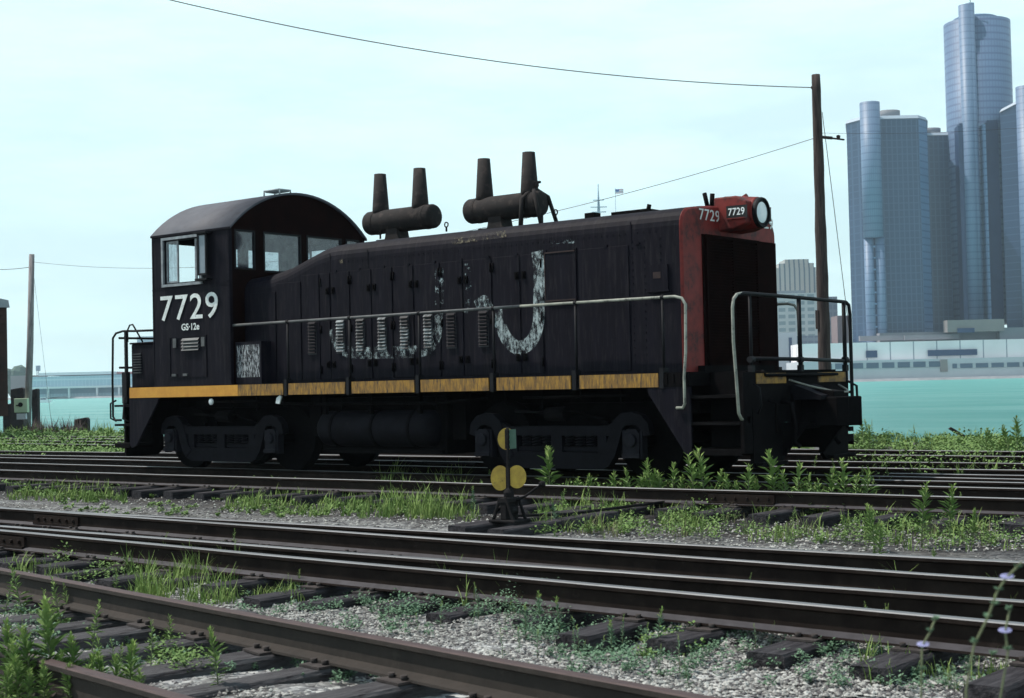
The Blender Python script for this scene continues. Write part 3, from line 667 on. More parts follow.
# underframe boxes
g=MB(); g.box(-5.3,5.4,-.45,.45,.97,1.19); g.box(-1.2,1.3,-1.02,1.02,.30,1.12); g.box(3.05,5.2,-.6,.6,.84,.99); g.box(2.2,2.42,-.6,.6,.84,.99); g.box(2.55,2.62,-.5,.5,.84,.99); g.box(2.8,2.86,-.5,.5,.84,.99); g.box(-5.2,-2.2,-.6,.6,.8,.99); g.box(-4.3,-2.2,-.9,.9,1.0,1.19); g.box(-1.5,-1.25,-1.0,1.0,.55,1.15); g.box(1.3,1.55,-.9,.5,.5,1.15)
lp(g,'underframe',M_under)
g=MB(); g.box(-1.15,1.2,-1.2,-1.14,.99,1.03); 
for x in(-.95,-.02,.95): g.box(x-.03,x+.03,-1.22,-1.16,.88,1.18)
g.tube([(-1.9,-1.25,1.06),(-1.3,-1.25,1.04),(1.4,-1.25,1.03),(2.2,-1.2,1.08)],.022,6); g.tube([(-3.6,-1.3,1.10),(-2.1,-1.3,1.09)],.018,6); g.tube([(2.9,-1.3,1.08),(4.6,-1.3,1.09)],.018,6)
for k in range(14): 
    x=-3.6+k*.62; g.tube([(x,-1.30,1.19),(x+.01,-1.31,1.04-.05*(k%3)),(x+.06,-1.28,1.0)],.012,5)
lp(g,'piping',M_under)
g=MB(); prof=[(-1.17,.02),(-1.16,.12),(-1.12,.2),(-1.05,.255),(-1,.265),(1.05,.265),(1.1,.255),(1.15,.2),(1.19,.12),(1.2,.02)]
g.lathe(prof,(0,-1.02,.665),(1,0,0),28); tk=lp(g,'air_tank',M_truck)
g=MB()
for x in(-.78,.05,.78): g.lathe([(x-.025,.275),(x+.025,.275)],(0,-1.02,.665),(1,0,0),28)
lp(g,'tank_band',M_under,parent=tk)
g=MB(); g.box(-1.1,1.25,-1.08,-.6,.30,.36); g.box(.9,1.9,-1.12,-1.08,.17,.20); lp(g,'tank_shelf',M_under)
# trucks
def truck(cx):
    e=bpy.data.objects.new('truck',None); col.objects.link(e); e.parent=LO; e.location=(cx,0,0); e.empty_display_size=.2
    for s_ in(-1,1):
        y0,y1=(-1.20,-1.08) if s_<0 else (1.08,1.20)
        g=MB()
        top=[(-.95,.76),(-.80,.70),(.80,.70),(.95,.76),(.95,.60),(.80,.575),(-.80,.575),(-.95,.60)]
        g.prism(top,y0,y1)
        bot=[(-.90,.44),(-.84,.38),(-.74,.36),(.74,.36),(.84,.38),(.90,.44),(.92,.30),(.84,.19),(.72,.145),(-.72,.145),(-.84,.19),(-.92,.30)]
        g.prism(bot,y0-.01*s_*-1*0,y1)
        for a,b in((-.09,.09),(-.8,-.66),(.66,.8)): g.box(a,b,y0+.01,y1-.01,.36,.60)
        g.box(-.66,.66,y0+.05,y1+.02,.37,.43)
        for q in(-1,1):          # hump over each journal, inner leg sweeping down to the lower beam
            cl=[(1.43,.58),(1.39,.70),(1.31,.775),(1.20,.80),(1.08,.785),(1.0,.72),(.95,.60),(.91,.48),(.86,.36),(.78,.26)]; w=[.05,.07,.075,.08,.085,.085,.085,.085,.09,.09]
            O=[];I=[]
            for i,(x,z) in enumerate(cl):
                p0=cl[max(i-1,0)];p1=cl[min(i+1,len(cl)-1)]; t_=Vector((p1[0]-p0[0],p1[1]-p0[1])).normalized(); n_=Vector((-t_.y,t_.x))
                O.append((q*(x-n_.x*w[i]),z-n_.y*w[i])); I.append((q*(x+n_.x*w[i]),z+n_.y*w[i]))
            for i in range(len(cl)-1): g.prism([O[i],O[i+1],I[i+1],I[i]],y0-.012,y1-.004)
        g.build('side_frame',M_truck,e)
        for q in(-1,1):
            c=q*1.22; yj=-1.24 if s_<0 else 1.24
            g=MB(); g.prism([(c-.11,.34),(c+.11,.34),(c+.12,.60),(c+.07,.66),(c-.07,.66),(c-.12,.60)],min(yj,yj*.86),max(yj,yj*.86))
            g.box(c-.15,c-.115,-1.22 if s_<0 else 1.1,-1.1 if s_<0 else 1.22,.28,.64); g.box(c+.115,c+.15,-1.22 if s_<0 else 1.1,-1.1 if s_<0 else 1.22,.28,.64)
            g.lathe([(0,.085),(.05,.085),(.06,.05)],(c,yj,.52),(0,s_,0),14); g.box(c-.13,c+.13,min(yj,yj+.03*s_),max(yj,yj+.03*s_),.30,.35)
            g.build('journal_box',M_journal,e)
        for q in(-.36,.36):
            g=MB()
            for k in range(3):
                path=[(q+(k-1)*.17+.062*math.cos(a*.7),s_*1.13+.062*math.sin(a*.7),.43+.15*a/36) for a in range(37)]
                g.tube(path,.015,5)
            g.build('spring',M_truck,e)
        g=MB()  # brake cylinder and rigging
        g.lathe([(-.16,.09),(.16,.1)],(0 if cx>0 else .1,s_*1.16,.86),(1,0,0),14); g.tube([(-.75,s_*1.1,.9),(-.3,s_*1.14,.88),(.3,s_*1.14,.88),(.75,s_*1.1,.78)],.02,6)
        for q in(-1,1): g.prism([(q*.62-.03,.25),(q*.62+.05,.25),(q*.66+.06,.75),(q*.66-.03,.75)],s_*.98-.03,s_*.98+.03)
        g.build('brake_rigging',M_under,e)
    for q in(-1,1):
        g=MB()
        for s_ in(-1,1):
            o=(q*1.22,s_*.7175,.506)
            g.lathe([(-.065,.50),(-.03,.506),(.045,.51),(.055,.535),(.075,.535),(.08,.46),(.04,.45),(.03,.2),(.06,.18),(.06,.11)],o,(0,-s_,0),40)
            g.lathe([(.0,.44),(.02,.44),(.02,.18),(-.1,.16),(-.11,.1)],o,(0,s_,0),32)
        g.lathe([(-1.1,.08),(1.1,.08)],(q*1.22,0,.506),(0,1,0),14)
        g.build('wheelset',M_under,e)
    g=MB(); g.box(-.95,.95,-.5,.5,.28,.86); g.box(-.25,.25,-1.1,1.1,.42,.68); g.build('traction_motors',M_under,e)
    return e
truck(-3.35); truck(3.35)
# hood
def hood_prof(w,ztop,crown=.075,r=.24,zb=ZD):
    p=[(-w,zb)]+[(-w+r-r*math.cos(R(a)),ztop-r+r*math.sin(R(a))) for a in range(0,91,15)]
    n=8
    for i in range(1,n): 
        y=-(w-r)+2*(w-r)*i/n; p.append((y,ztop+crown*(1-(y/(w-r))**2)))
    p+=[(w-r+r*math.sin(R(a)),ztop-r+r*math.cos(R(a))) for a in range(0,91,15)]+[(w,zb)]
    return p
def loft(mb,secs,mi=0):
    n=len(secs[0][1]); vs=[(x,y,z) for x,p in secs for y,z in p]
    fs=[(i*n+k,(i+1)*n+k,(i+1)*n+k+1,i*n+k+1) for i in range(len(secs)-1) for k in range(n-1)]
    mb.add(vs,[f[::-1] for f in fs],mi,False)
    b=len(mb.v)-len(vs); mb.f+=[tuple(b+k for k in range(n)),tuple(b+(len(secs)-1)*n+k for k in range(n-1,-1,-1))]; mb.m+=[mi]*2; mb.sm+=[False]*2
g=MB()
xs=[(XC1+.002,3.04),(-2.2,3.07),(-1.75,3.15),(-1.4,3.26),(-1.05,3.37),(-.8,3.415),(-.6,3.425),(5.335,3.425)]
loft(g,[(x,hood_prof(HW,z)) for x,z in xs])
hood_mb=g
g=MB(); loft(g,[(5.335,hood_prof(HW-.002,3.424)),(5.345,hood_prof(HW-.002,3.424)),(XF,hood_prof(HW-.03,3.40,r=.22))])
nose=lp(g,'hood_nose',M_red,'faded red nose end of the hood')
# black area and grille on the nose face
g=MB(); g.box(XF-.02,XF+.012,-.74,1.185,1.37,3.10); gr=lp(g,'radiator_grille',M_shadebrown,'dark radiator grille')
g=MB()
for k in range(42): 
    z=1.50+k*.037; g.box(XF+.012,XF+.034,-.62,.62,z,z+.018)
g.box(XF+.012,XF+.04,-.68,-.62,1.44,3.06);g.box(XF+.012,XF+.04,.62,.68,1.44,3.06);g.box(XF+.012,XF+.04,-.68,.68,3.06,3.10);g.box(XF+.012,XF+.04,-.68,.68,1.42,1.47);g.box(XF+.012,XF+.042,-.02,.02,1.47,3.06)
lp(g,'grille_slats',M_shadebrown,parent=gr)
# hood side doors, both sides
doors=[(-2.62,-1.98),(-1.95,-1.42),(-1.39,-1.02),(-.99,-.79),(-.76,-.38),(-.35,.06),(.09,.48),(.51,.89),(.92,1.39),(1.42,1.81),(1.84,2.33),(2.36,2.82),(2.85,3.20),(3.80,4.58)]
rr=random.Random(5)
for s_ in(-1,1):
    for i,(a,b) in enumerate(doors):
        zt_=2.99 if i>1 else (2.78 if i==0 else 2.9); g=MB(); y=s_*HW
        g.box(a,b,min(y,y+s_*.014),max(y,y+s_*(.014 if i<13 else .006)),1.40,zt_)
        d=g.build('hood_door',M_black,LO,bevel=.004)
        h=MB(); yy=y+s_*.014
        if 2<i<13:
            for z in(1.62,2.72): 
                xh=b-.045 if i%2 else a+.045; h.box(xh-.03,xh+.03,min(yy,yy+s_*.018),max(yy,yy+s_*.018),z-.05,z+.05); h.box(xh-.012,xh+.012,min(yy+s_*.018,yy+s_*.035),max(yy+s_*.018,yy+s_*.035),z-.035,z+.03)
            for z in(1.55,2.15,2.86):
                xh=a+.01 if i%2 else b-.01; h.tube([(xh,yy+s_*.008,z-.06),(xh,yy+s_*.008,z+.06)],.013,6)
            h.build('door_latch',M_under,d)
M_louvw=mat('louver_white_worn',(.012,.012,.016),(.30,.34,.36),rough=.7,scale=6,lo=.44,hi=.68)
M_louv=mat('louver_black',(.008,.008,.012),(.016,.015,.022),rough=.6)
for s_ in(-1,1):
    for i,xl in enumerate((-1.17,-.57,-.16,.28,.72,1.17,1.60,2.18,-3.9)):
        if i==8: continue
        g=MB(); y=s_*(HW+.015); g.box(xl-.09,xl+.09,min(y,y+s_*.004),max(y,y+s_*.004),1.78,2.30)
        for k in range(10):
            z=1.81+k*.048
            vs=[(xl-.075,y+s_*.006,z+.032),(xl+.075,y+s_*.006,z+.032),(xl+.075,y+s_*.034,z),(xl-.075,y+s_*.034,z),(xl-.075,y+s_*.006,z-.004),(xl+.075,y+s_*.006,z-.004)]
            g.add(vs,[(0,1,2,3) if s_>0 else (3,2,1,0),(4,5,2,3),(0,3,4),(1,5,2)],1)
        lp(g,'louver',[M_louv,M_louvw if s_<0 and i in(1,2,3,4,5) else M_black],'louver with white paint left on its slats' if s_<0 and i in(1,2,3,4,5) else None)
# access hatch with reddish rim, small window box, rivet strips
g=MB(); g.box(3.25,3.76,-HW-.02,-HW+.001,2.34,3.0); ht=lp(g,'access_hatch',M_black)
g=MB(); M_rim=mat('rim_rust',(.016,.008,.010),(.035,.015,.013),rough=.8,scale=12)
for z in(2.34,2.975): g.box(3.26,3.75,-HW-.03,-HW-.02,z,z+.018)
g.box(3.25,3.262,-HW-.026,-HW-.02,2.37,2.97)
lp(g,'hatch_rim',M_rim,parent=ht)
g=MB(); g.box(4.87,5.17,-HW-.03,-HW+.001,2.39,2.71); g.box(4.85,5.19,-HW-.04,-HW,2.37,2.395); hb=lp(g,'sight_box',M_black)
g=MB(); g.box(4.96,5.07,-HW-.034,-HW-.03,2.54,2.62); lp(g,'sight_window',M_rim,parent=hb)
g=hood_mb
for k in range(60): 
    x=-.5+k*.093; g.box(x,x+.016,-HW-.006,-HW,3.13,3.146)
for x in(4.62,4.80,5.04):
    for k in range(18): g.box(x,x+.02,-HW-.007,-HW,1.5+k*.09,1.52+k*.09)
for x in(.0,4.62,-.78): g.box(x-.01,x+.01,-HW-.004,-HW,3.0,3.28)
for k in range(12): g.box(-.7+k*.49,-.64+k*.49,-HW-.02,-HW,2.985,3.02)
hood=hood_mb.build1('hood',M_black,LO)
# faded logo remains
def ribbon(pts,w,y,z_ext,name,m_,label=None):
    P=[Vector((a,b)) for a,b in pts]; Q=[]
    for i in range(len(P)-1):       # Catmull-Rom
        p0=P[max(i-1,0)];p1=P[i];p2=P[i+1];p3=P[min(i+2,len(P)-1)]
        for k in range(8):
            t_=k/8; Q.append(.5*((2*p1)+(p2-p0)*t_+(2*p0-5*p1+4*p2-p3)*t_*t_+(3*p1-p0-3*p2+p3)*t_**3))
    Q.append(P[-1]); vs=[];fs=[]
    for i,p in enumerate(Q):
        t_=(Q[min(i+1,len(Q)-1)]-Q[max(i-1,0)]).normalized(); n_=Vector((-t_.y,t_.x))*w/2
        vs+=[(p.x+n_.x,y,p.y+n_.y),(p.x-n_.x,y,p.y-n_.y)]
    fs=[(2*i,2*i+1,2*i+3,2*i+2) for i in range(len(Q)-1)]
    g=MB(); g.add(vs,fs); return lp(g,name,m_,label)
yl=-HW-.0165
ribbon([(3.13,3.02),(3.16,2.7),(3.14,2.3),(3.12,2.05),(3.0,1.83),(2.78,1.75),(2.58,1.88),(2.46,2.12),(2.42,2.27)],.19,yl,0,'faded_lettering',M_faded,'worn white curved letter stroke on hood side')
ribbon([(-.70,2.15),(-.66,1.98),(-.52,1.84),(-.25,1.78),(.3,1.765),(.95,1.76),(1.20,1.81),(1.35,1.98),(1.38,2.3)],.17,yl-.024,0,'faded_lettering',M_faded2,'worn white bowl of a letter across the louvers')
ribbon([(1.38,2.4),(1.40,2.7),(1.39,2.9)],.16,yl,0,'faded_lettering',M_ghost)
ribbon([(1.85,2.25),(1.93,2.6),(1.9,2.95)],.10,yl,0,'faded_lettering',M_ghost)
ribbon([(2.05,2.35),(2.2,2.42),(2.3,2.3)],.14,yl,0,'faded_lettering',M_faded)
ribbon([(3.3,3.07),(3.5,3.12),(3.75,3.10)],.05,-HW-.004,0,'faded_lettering',M_ghost)
ribbon([(1.6,3.27),(2.2,3.285),(2.6,3.30)],.09,-HW-.003,0,'paint_scuff',worn('tan_scuff',(.22,.18,.12),.50,.62,scale=9),'tan scraped paint at the hood top edge')
ribbon([(-2.66,1.72),(-2.14,1.72)],.50,-1.423,0,'scrawl_patch',M_scrawl,'chalky grey scrawled patch beside the cab step')
ribbon([(-.55,3.20),(-.55,3.10)],.07,-HW-.003,0,'paint_scuff',bpy.data.materials['tan_scuff'])
g=MB(); g.box(-2.69,-2.10,-1.42,-1.212,1.363,2.02); lp(g,'cab_side_locker',M_black)
# hood top things
g=MB()
for x in(-.3,1.02,3.0): 
    g.tube([(x,-.62,3.50),(x,-.62,3.57)],.014,6); g.tube([(x+.035*math.cos(a*.6),-.62,3.60+.035*math.sin(a*.6)) for a in range(12)],.010,5)
lp(g,'lifting_eye',M_under)
g=MB(); g.box(3.10,3.26,-.08,.08,3.5,3.62); lp(g,'filler_box',M_under)
g=MB(); g.tube([(4.15,-.1,3.5),(4.19,-.1,3.64)],.03,6); lp(g,'vent_stub',M_under)
g=MB(); g.tube([(5.04,0,3.5),(4.99,0,3.72)],.03,7);g.tube([(5.02,.12,3.5),(5.04,.12,3.72)],.032,7); lp(g,'vent_stub',M_under)
g=MB(); g.box(-.55,5.0,-.04,.04,3.515,3.545); g.box(3.7,4.3,-.3,.3,3.50,3.56); lp(g,'roof_walk',M_under)
# mufflers
def muffler(x0,x1,sxs,brk):
    x0+=.06; x1-=.05; prof=[(x0,.03),(x0+.006,.13),(x0+.02,.170),(x0+.05,.185),(x1-.05,.185),(x1-.02,.170),(x1-.006,.13),(x1,.03)]
    g=MB(); g.lathe(prof,(0,0,3.845),(1,0,0),28); 
    for q in g.f[:0]: pass
    mo=lp(g,'muffler',M_muff)
    for pgn in mo.data.polygons: pgn.use_smooth=len(pgn.vertices)==4
    for sx_ in sxs:
        h=MB(); h.lathe([(3.95,.135),(4.05,.130),(4.60,.092),(4.60,.07),(4.3,.07)],(sx_,0,0),(0,0,1),20); so_=h.build('exhaust_stack',M_muff,mo)
        for pgn in so_.data.polygons: pgn.use_smooth=len(pgn.vertices)==4
    h=MB(); xm=(x0+x1)/2-.1; h.prism([(xm-.16,3.5),(xm+.16,3.5),(xm+.13,3.6),(xm+.10,3.75),(xm-.10,3.75),(xm-.13,3.6)],-.13,.13); h.box(xm-.24,xm+.24,-.22,.22,3.5,3.545); h.build('muffler_neck',M_muff,mo)
    h=MB()
    for xb in(x0+.2,x1-.16): h.lathe([(xb-.02,.191),(xb+.02,.191)],(0,0,3.845),(1,0,0),28)
    h.build('muffler_band',M_muff,mo)
    if brk:
        h=MB()
        for s_ in(-1,1):
            h.tube([(x1-.22,s_*.24,3.5),(x1-.20,s_*.22,3.9),(x1-.16,0,4.08)],.035,6); h.tube([(x1+.12,s_*.2,3.5),(x1-.02,s_*.16,3.95),(x1-.16,0,4.08)],.03,6)
        h.lathe([(4.06,.02),(4.10,.05),(4.16,.05),(4.19,.02)],(x1-.12,0,0),(0,0,1),10); h.tube([(x1-.2,0,4.15),(x1-.03,0,4.15)],.02,5)
        h.build('muffler_bracket',M_muff,mo)
muffler(-1.2,.32,(-.87,-.04),False); muffler(.87,2.36,(1.24,2.08),True)
# cab
def wall_holes(mb,u0,u1,v0,v1,holes,f,mi=0):
    us=sorted({u0,u1,*[h[0] for h in holes],*[h[1] for h in holes]}); vs_=sorted({v0,v1,*[h[2] for h in holes],*[h[3] for h in holes]})
    for a,b in zip(us,us[1:]):
        for c,d in zip(vs_,vs_[1:]):
            mu,mv=(a+b)/2,(c+d)/2
            if not any(h[0]<mu<h[1] and h[2]<mv<h[3] for h in holes): f(mb,a,b,c,d,mi)
ZE=3.81; RC=2.056; ZCC=2.404
def roofz(y): return ZCC+math.sqrt(max(0,RC*RC-y*y))
cabw=MB()
SW=(-4.28,-3.40,3.03,3.71)
for s_ in(-1,1):
    y=s_*1.5
    wall_holes(cabw,XC0,XC1,ZD,ZE,[SW],lambda mb,a,b,c,d,mi:mb.box(a,b,min(y,y-s_*.05),max(y,y-s_*.05),c,d,mi))
fh=[(-1.40,-.97,3.17,3.80),(-.80,.02,3.15,3.80),(.14,.95,3.15,3.80),(1.05,1.38,3.17,3.80)]
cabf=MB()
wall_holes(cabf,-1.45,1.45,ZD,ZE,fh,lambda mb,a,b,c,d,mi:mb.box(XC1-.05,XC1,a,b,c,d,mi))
rh=[(-1.3,-.5,3.0,3.75),(-.35,.35,2.4,3.75),(.5,1.3,3.0,3.75)]
wall_holes(cabw,-1.45,1.45,ZD,ZE,rh,lambda mb,a,b,c,d,mi:mb.box(XC0,XC0+.05,a,b,c,d,mi))
seg=[(-1.5+3.0*i/16,roofz(-1.5+3.0*i/16)-.01) for i in range(17)]
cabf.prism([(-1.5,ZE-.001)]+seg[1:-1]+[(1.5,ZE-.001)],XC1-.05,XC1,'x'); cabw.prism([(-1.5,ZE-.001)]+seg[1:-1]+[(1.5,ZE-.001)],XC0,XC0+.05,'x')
cb=lp(cabw,'cab',M_black); cabf.build1('cab_front',M_shadebrown,LO,'shade-darkened front wall of the cab')  # front wall darker than the sides: its shade is put into the colour
g=MB()
secs=[]
for x in(XC0-.01,XC1+.05):
    o_=[(-1.515+3.03*i/24) for i in range(25)]
    secs.append((x,[(y,roofz(y*.99)+.02) for y in o_]))
n=25; vs=[(x,y,z) for x,p in secs for y,z in p]+[(x,y,z-.035) for x,p in secs for y,z in p]
fs=[(k,k+1,n+k+1,n+k) for k in range(n-1)]+[(2*n+k,3*n+k,3*n+k+1,2*n+k+1) for k in range(n-1)]
g.add(vs,fs,0,True); g.add([],[]);
b_=len(g.v)-len(vs)
g.f+=[(k,2*n+k,2*n+k+1,k+1) for k in range(n-1)]+[(n+k,n+k+1,3*n+k+1,3*n+k) for k in range(n-1)]+[(0,n,3*n,2*n),(n-1,3*n-1,4*n-1,2*n-1)][:2]; g.m+=[0]*(2*(n-1)+2); g.sm+=[False]*(2*(n-1)+2)
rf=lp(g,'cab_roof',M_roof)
g=MB(); g.box(XC0-.005,XC1+.04,-1.525,-1.5,3.795,3.825); g.box(XC0-.005,XC1+.04,1.5,1.525,3.795,3.825); lp(g,'drip_rail',M_black)
g=MB(); g.box(XC0+.05,XC1-.05,-1.44,1.44,ZD,ZD+.6); g.box(XC0+.06,XC1-.06,-1.44,1.44,ZD+.6,ZD+.62); g.box(-3.2,-2.78,-1.0,-.1,ZD+.62,3.0); g.tube([(-3.7,-.6,1.9),(-3.7,-.6,2.6)],.05,8); g.box(-3.9,-3.5,-.8,-.4,2.55,2.65); lp(g,'cab_interior',M_int)
g=MB(); g.box(-3.46,-3.0,-.15,.15,4.44,4.475); vt=lp(g,'roof_vent',M_roof)
g=MB()
M_ventg=mat('vent_grey',(.35,.40,.42),(.22,.24,.26),rough=.5)
for x in(-3.42,-3.04):
    g.tube([(x,-.12,4.47),(x,-.12,4.575),(x,.12,4.575),(x,.12,4.47)],.016,5)
for y in(-.12,.12): g.tube([(-3.42,y,4.575),(-3.04,y,4.575)],.016,5)
g.box(-3.4,-3.06,-.11,.11,4.55,4.565)
lp(g,'vent_hood',M_ventg,parent=vt)
# windows
M_glass=bpy.data.materials.new('window_glass'); M_glass.use_nodes=True; t=M_glass.node_tree; t.nodes.clear()
o=nn(t,'ShaderNodeOutputMaterial'); a_=nn(t,'ShaderNodeBsdfTransparent'); a_.inputs[0].default_value=(.62,.70,.74,1); gl=nn(t,'ShaderNodeBsdfGlossy'); gl.inputs['Roughness'].default_value=.08; mxs=nn(t,'ShaderNodeMixShader'); mxs.inputs[0].default_value=.16
n_=nn(t,'ShaderNodeTexNoise'); n_.inputs['Scale'].default_value=5; df=nn(t,'ShaderNodeBsdfDiffuse'); df.inputs[0].default_value=(.13,.13,.17,1)
mx2=nn(t,'ShaderNodeMixShader'); mr=nn(t,'ShaderNodeMapRange'); mr.inputs[1].default_value=.3; mr.inputs[2].default_value=.8; mr.inputs[3].default_value=.15; mr.inputs[4].default_value=.5
t.links.new(n_.outputs['Fac'],mr.inputs[0]); t.links.new(mr.outputs[0],mx2.inputs[0])
t.links.new(a_.outputs[0],mxs.inputs[1]); t.links.new(gl.outputs[0],mxs.inputs[2]); t.links.new(mxs.outputs[0],mx2.inputs[1]); t.links.new(df.outputs[0],mx2.inputs[2]); t.links.new(mx2.outputs[0],o.inputs[0])
M_clear=bpy.data.materials.new('clear_glass'); M_clear.use_nodes=True; t=M_clear.node_tree; t.nodes.clear()
o=nn(t,'ShaderNodeOutputMaterial'); a_=nn(t,'ShaderNodeBsdfTransparent'); a_.inputs[0].default_value=(.93,.97,.97,1); gl=nn(t,'ShaderNodeBsdfGlossy'); gl.inputs['Roughness'].default_value=.03; mxs=nn(t,'ShaderNodeMixShader'); mxs.inputs[0].default_value=.05; t.links.new(a_.outputs[0],mxs.inputs[1]); t.links.new(gl.outputs[0],mxs.inputs[2]); t.links.new(mxs.outputs[0],o.inputs[0])
M_glassd=mat('deflector_glass',(.16,.20,.24),(.22,.26,.30),rough=.2,scale=4)
def frame_xz(g,x0,x1,z0,z1,y0,y1,w): 
    g.box(x0,x1,y0,y1,z0,z0+w); g.box(x0,x1,y0,y1,z1-w,z1); g.box(x0,x0+w,y0,y1,z0+w,z1-w); g.box(x1-w,x1,y0,y1,z0+w,z1-w)
for s_ in(-1,1):
    y=s_*1.5; g=MB(); ya,yb=sorted((y-s_*.03,y+s_*.03)); frame_xz(g,-4.34,-3.34,2.97,3.77,*sorted((y,y+s_*.035)),.042)
    w_=g.build('side_window',M_alum,LO)
    g=MB(); ya,yb=sorted((y-s_*.045,y-s_*.02)); frame_xz(g,-4.27,-3.98,3.03,3.71,ya,yb,.03); frame_xz(g,-3.56,-3.41,3.03,3.71,ya,yb,.04); g.build('sash',M_alum,w_)
    g=MB(); g.add([(-4.25,(ya+yb)/2,3.05),(-4.0,(ya+yb)/2,3.05),(-4.0,(ya+yb)/2,3.69),(-4.25,(ya+yb)/2,3.69)],[(0,1,2,3)]); g.build('pane',M_glass,w_)
# open wind deflector and awning rail beside the near window
g=MB(); yv=-1.56; frame_xz(g,-3.36,-3.14,3.10,3.76,-1.60,-1.57,.03); g.box(-3.42,-3.10,-1.64,-1.5,3.76,3.785); g.box(-3.40,-3.12,-1.62,-1.5,3.02,3.05); wd=lp(g,'wind_deflector',M_pipe)
g=MB(); g.add([(-3.33,-1.585,3.13),(-3.17,-1.585,3.13),(-3.17,-1.585,3.73),(-3.33,-1.585,3.73)],[(0,1,2,3)]); g.build('pane',M_glassd,wd)
def frame_yz(g,y0,y1,z0,z1,x0,x1,w):
    g.box(x0,x1,y0,y1,z0,z0+w); g.box(x0,x1,y0,y1,z1-w,z1); g.box(x0,x1,y0,y0+w,z0+w,z1-w); g.box(x0,x1,y1-w,y1,z0+w,z1-w)
for hs,x in((fh,XC1-.02),(rh,XC0+.02)):
    for (a,b,c,d) in hs:
        g=MB(); frame_yz(g,a,b,c,d,x-.02,x+.025,.03); w_=g.build('end_window',M_pipe,LO)
        g=MB(); g.add([(x,a+.03,c+.03),(x,b-.03,c+.03),(x,b-.03,d-.03),(x,a+.03,d-.03)],[(0,1,2,3)]); g.build('pane',M_glass if hs is fh else M_clear,w_)
# cab side details
g=MB(); g.box(XC0,XC1,-1.506,-1.5,2.93,2.945); g.box(XC0+.01,XC0+.03,-1.507,-1.5,1.4,3.78); g.box(XC1-.03,XC1-.01,-1.507,-1.5,1.4,3.78)
for k in range(30):
    g.box(XC0+.05+k*.062,XC0+.066+k*.062,-1.507,-1.5,2.96,2.975)
for k in range(26): g.box(XC1-.06,XC1-.045,-1.508,-1.5,1.45+k*.09,1.465+k*.09)
lp(g,'cab_seams',M_black)
g=MB(); frame_xz(g,-4.2,-3.28,1.5,2.16,-1.512,-1.5,.02); bd=lp(g,'battery_door',M_black)
g=MB()
for k in range(4): z=1.93+k*.052; g.add([(-3.87,-1.505,z+.04),(-3.45,-1.505,z+.04),(-3.45,-1.54,z),(-3.87,-1.54,z)],[(3,2,1,0)]); g.box(-3.87,-3.45,-1.54,-1.53,z-.006,z)
lp(g,'door_vents',M_pipeg,parent=bd)
g=MB()
for x in(-4.05,-3.35): g.box(x-.04,x+.04,-1.525,-1.51,1.98,2.13)
for x in(-4.08,-3.8): g.box(x-.05,x+.05,-1.525,-1.5,1.52,1.56)
lp(g,'door_latch',M_pipeg,parent=bd)
text_mesh('7729',.60,'cab_number',M_white,LO,side_M(-4.40,-1.513,2.42),off=.004,fit=(1.42,.41),gap=.10)
text_mesh('GS·12e',.145,'class_letters',M_white,LO,side_M(-3.88,-1.511,2.25),off=.003,fit=(.44,.11),gap=0)
# rear battery box and rear end
g=MB(); g.box(-5.60,XC0-.002,-1.2,1.2,ZD,2.09); g.box(-5.62,XC0-.002,-1.23,1.23,2.09,2.12); rb=lp(g,'rear_hood',M_black,bevel=.02)
g=MB()
for k in range(8): z=1.60+k*.045; g.box(-5.52,-5.32,-1.225,-1.2,z,z+.016)
lp(g,'rear_vents',M_pipeg,parent=rb)
def end_steps(x0,x1,name):
    for s_ in(-1,1):
        g=MB(); y0,y1=sorted((s_*1.02,s_*1.5))
        for z in(.40,.72,1.04): g.box(x0,x1,y0,y1,z,z+.035)
        for z in(.40,.72,1.04): g.box(x0,x1,*sorted((s_*1.02,s_*1.04)),z,z+.30)
        g.box(x0,x1,*sorted((s_*1.47,s_*1.503)),.36,.43)
        g.box(x0,x1,*sorted((s_*1.0,s_*1.02)),.34,1.35)
        lp(g,name,M_under)
end_steps(5.62,XE-.04,'step_well'); end_steps(-5.68,-5.28,'step_well')
g=MB(); g.box(XE-.05,XE,-1.5,-1.3,.38,1.34); lp(g,'step_post',M_under)
for s_ in(-1,1):
    y0,y1=sorted((s_*1.47,s_*1.503))
    g=MB(); g.prism([(5.0,1.183),(5.02,1.10),(5.55,.34),(5.62,.34),(5.62,1.183)],y0,y1); lp(g,'step_gusset',M_black)
    g=MB(); g.prism([(-5.27,1.183),(-5.27,.40),(-5.22,.36),(-5.10,.40),(-4.52,1.12),(-4.50,1.183)],y0,y1); lp(g,'step_gusset',M_black)
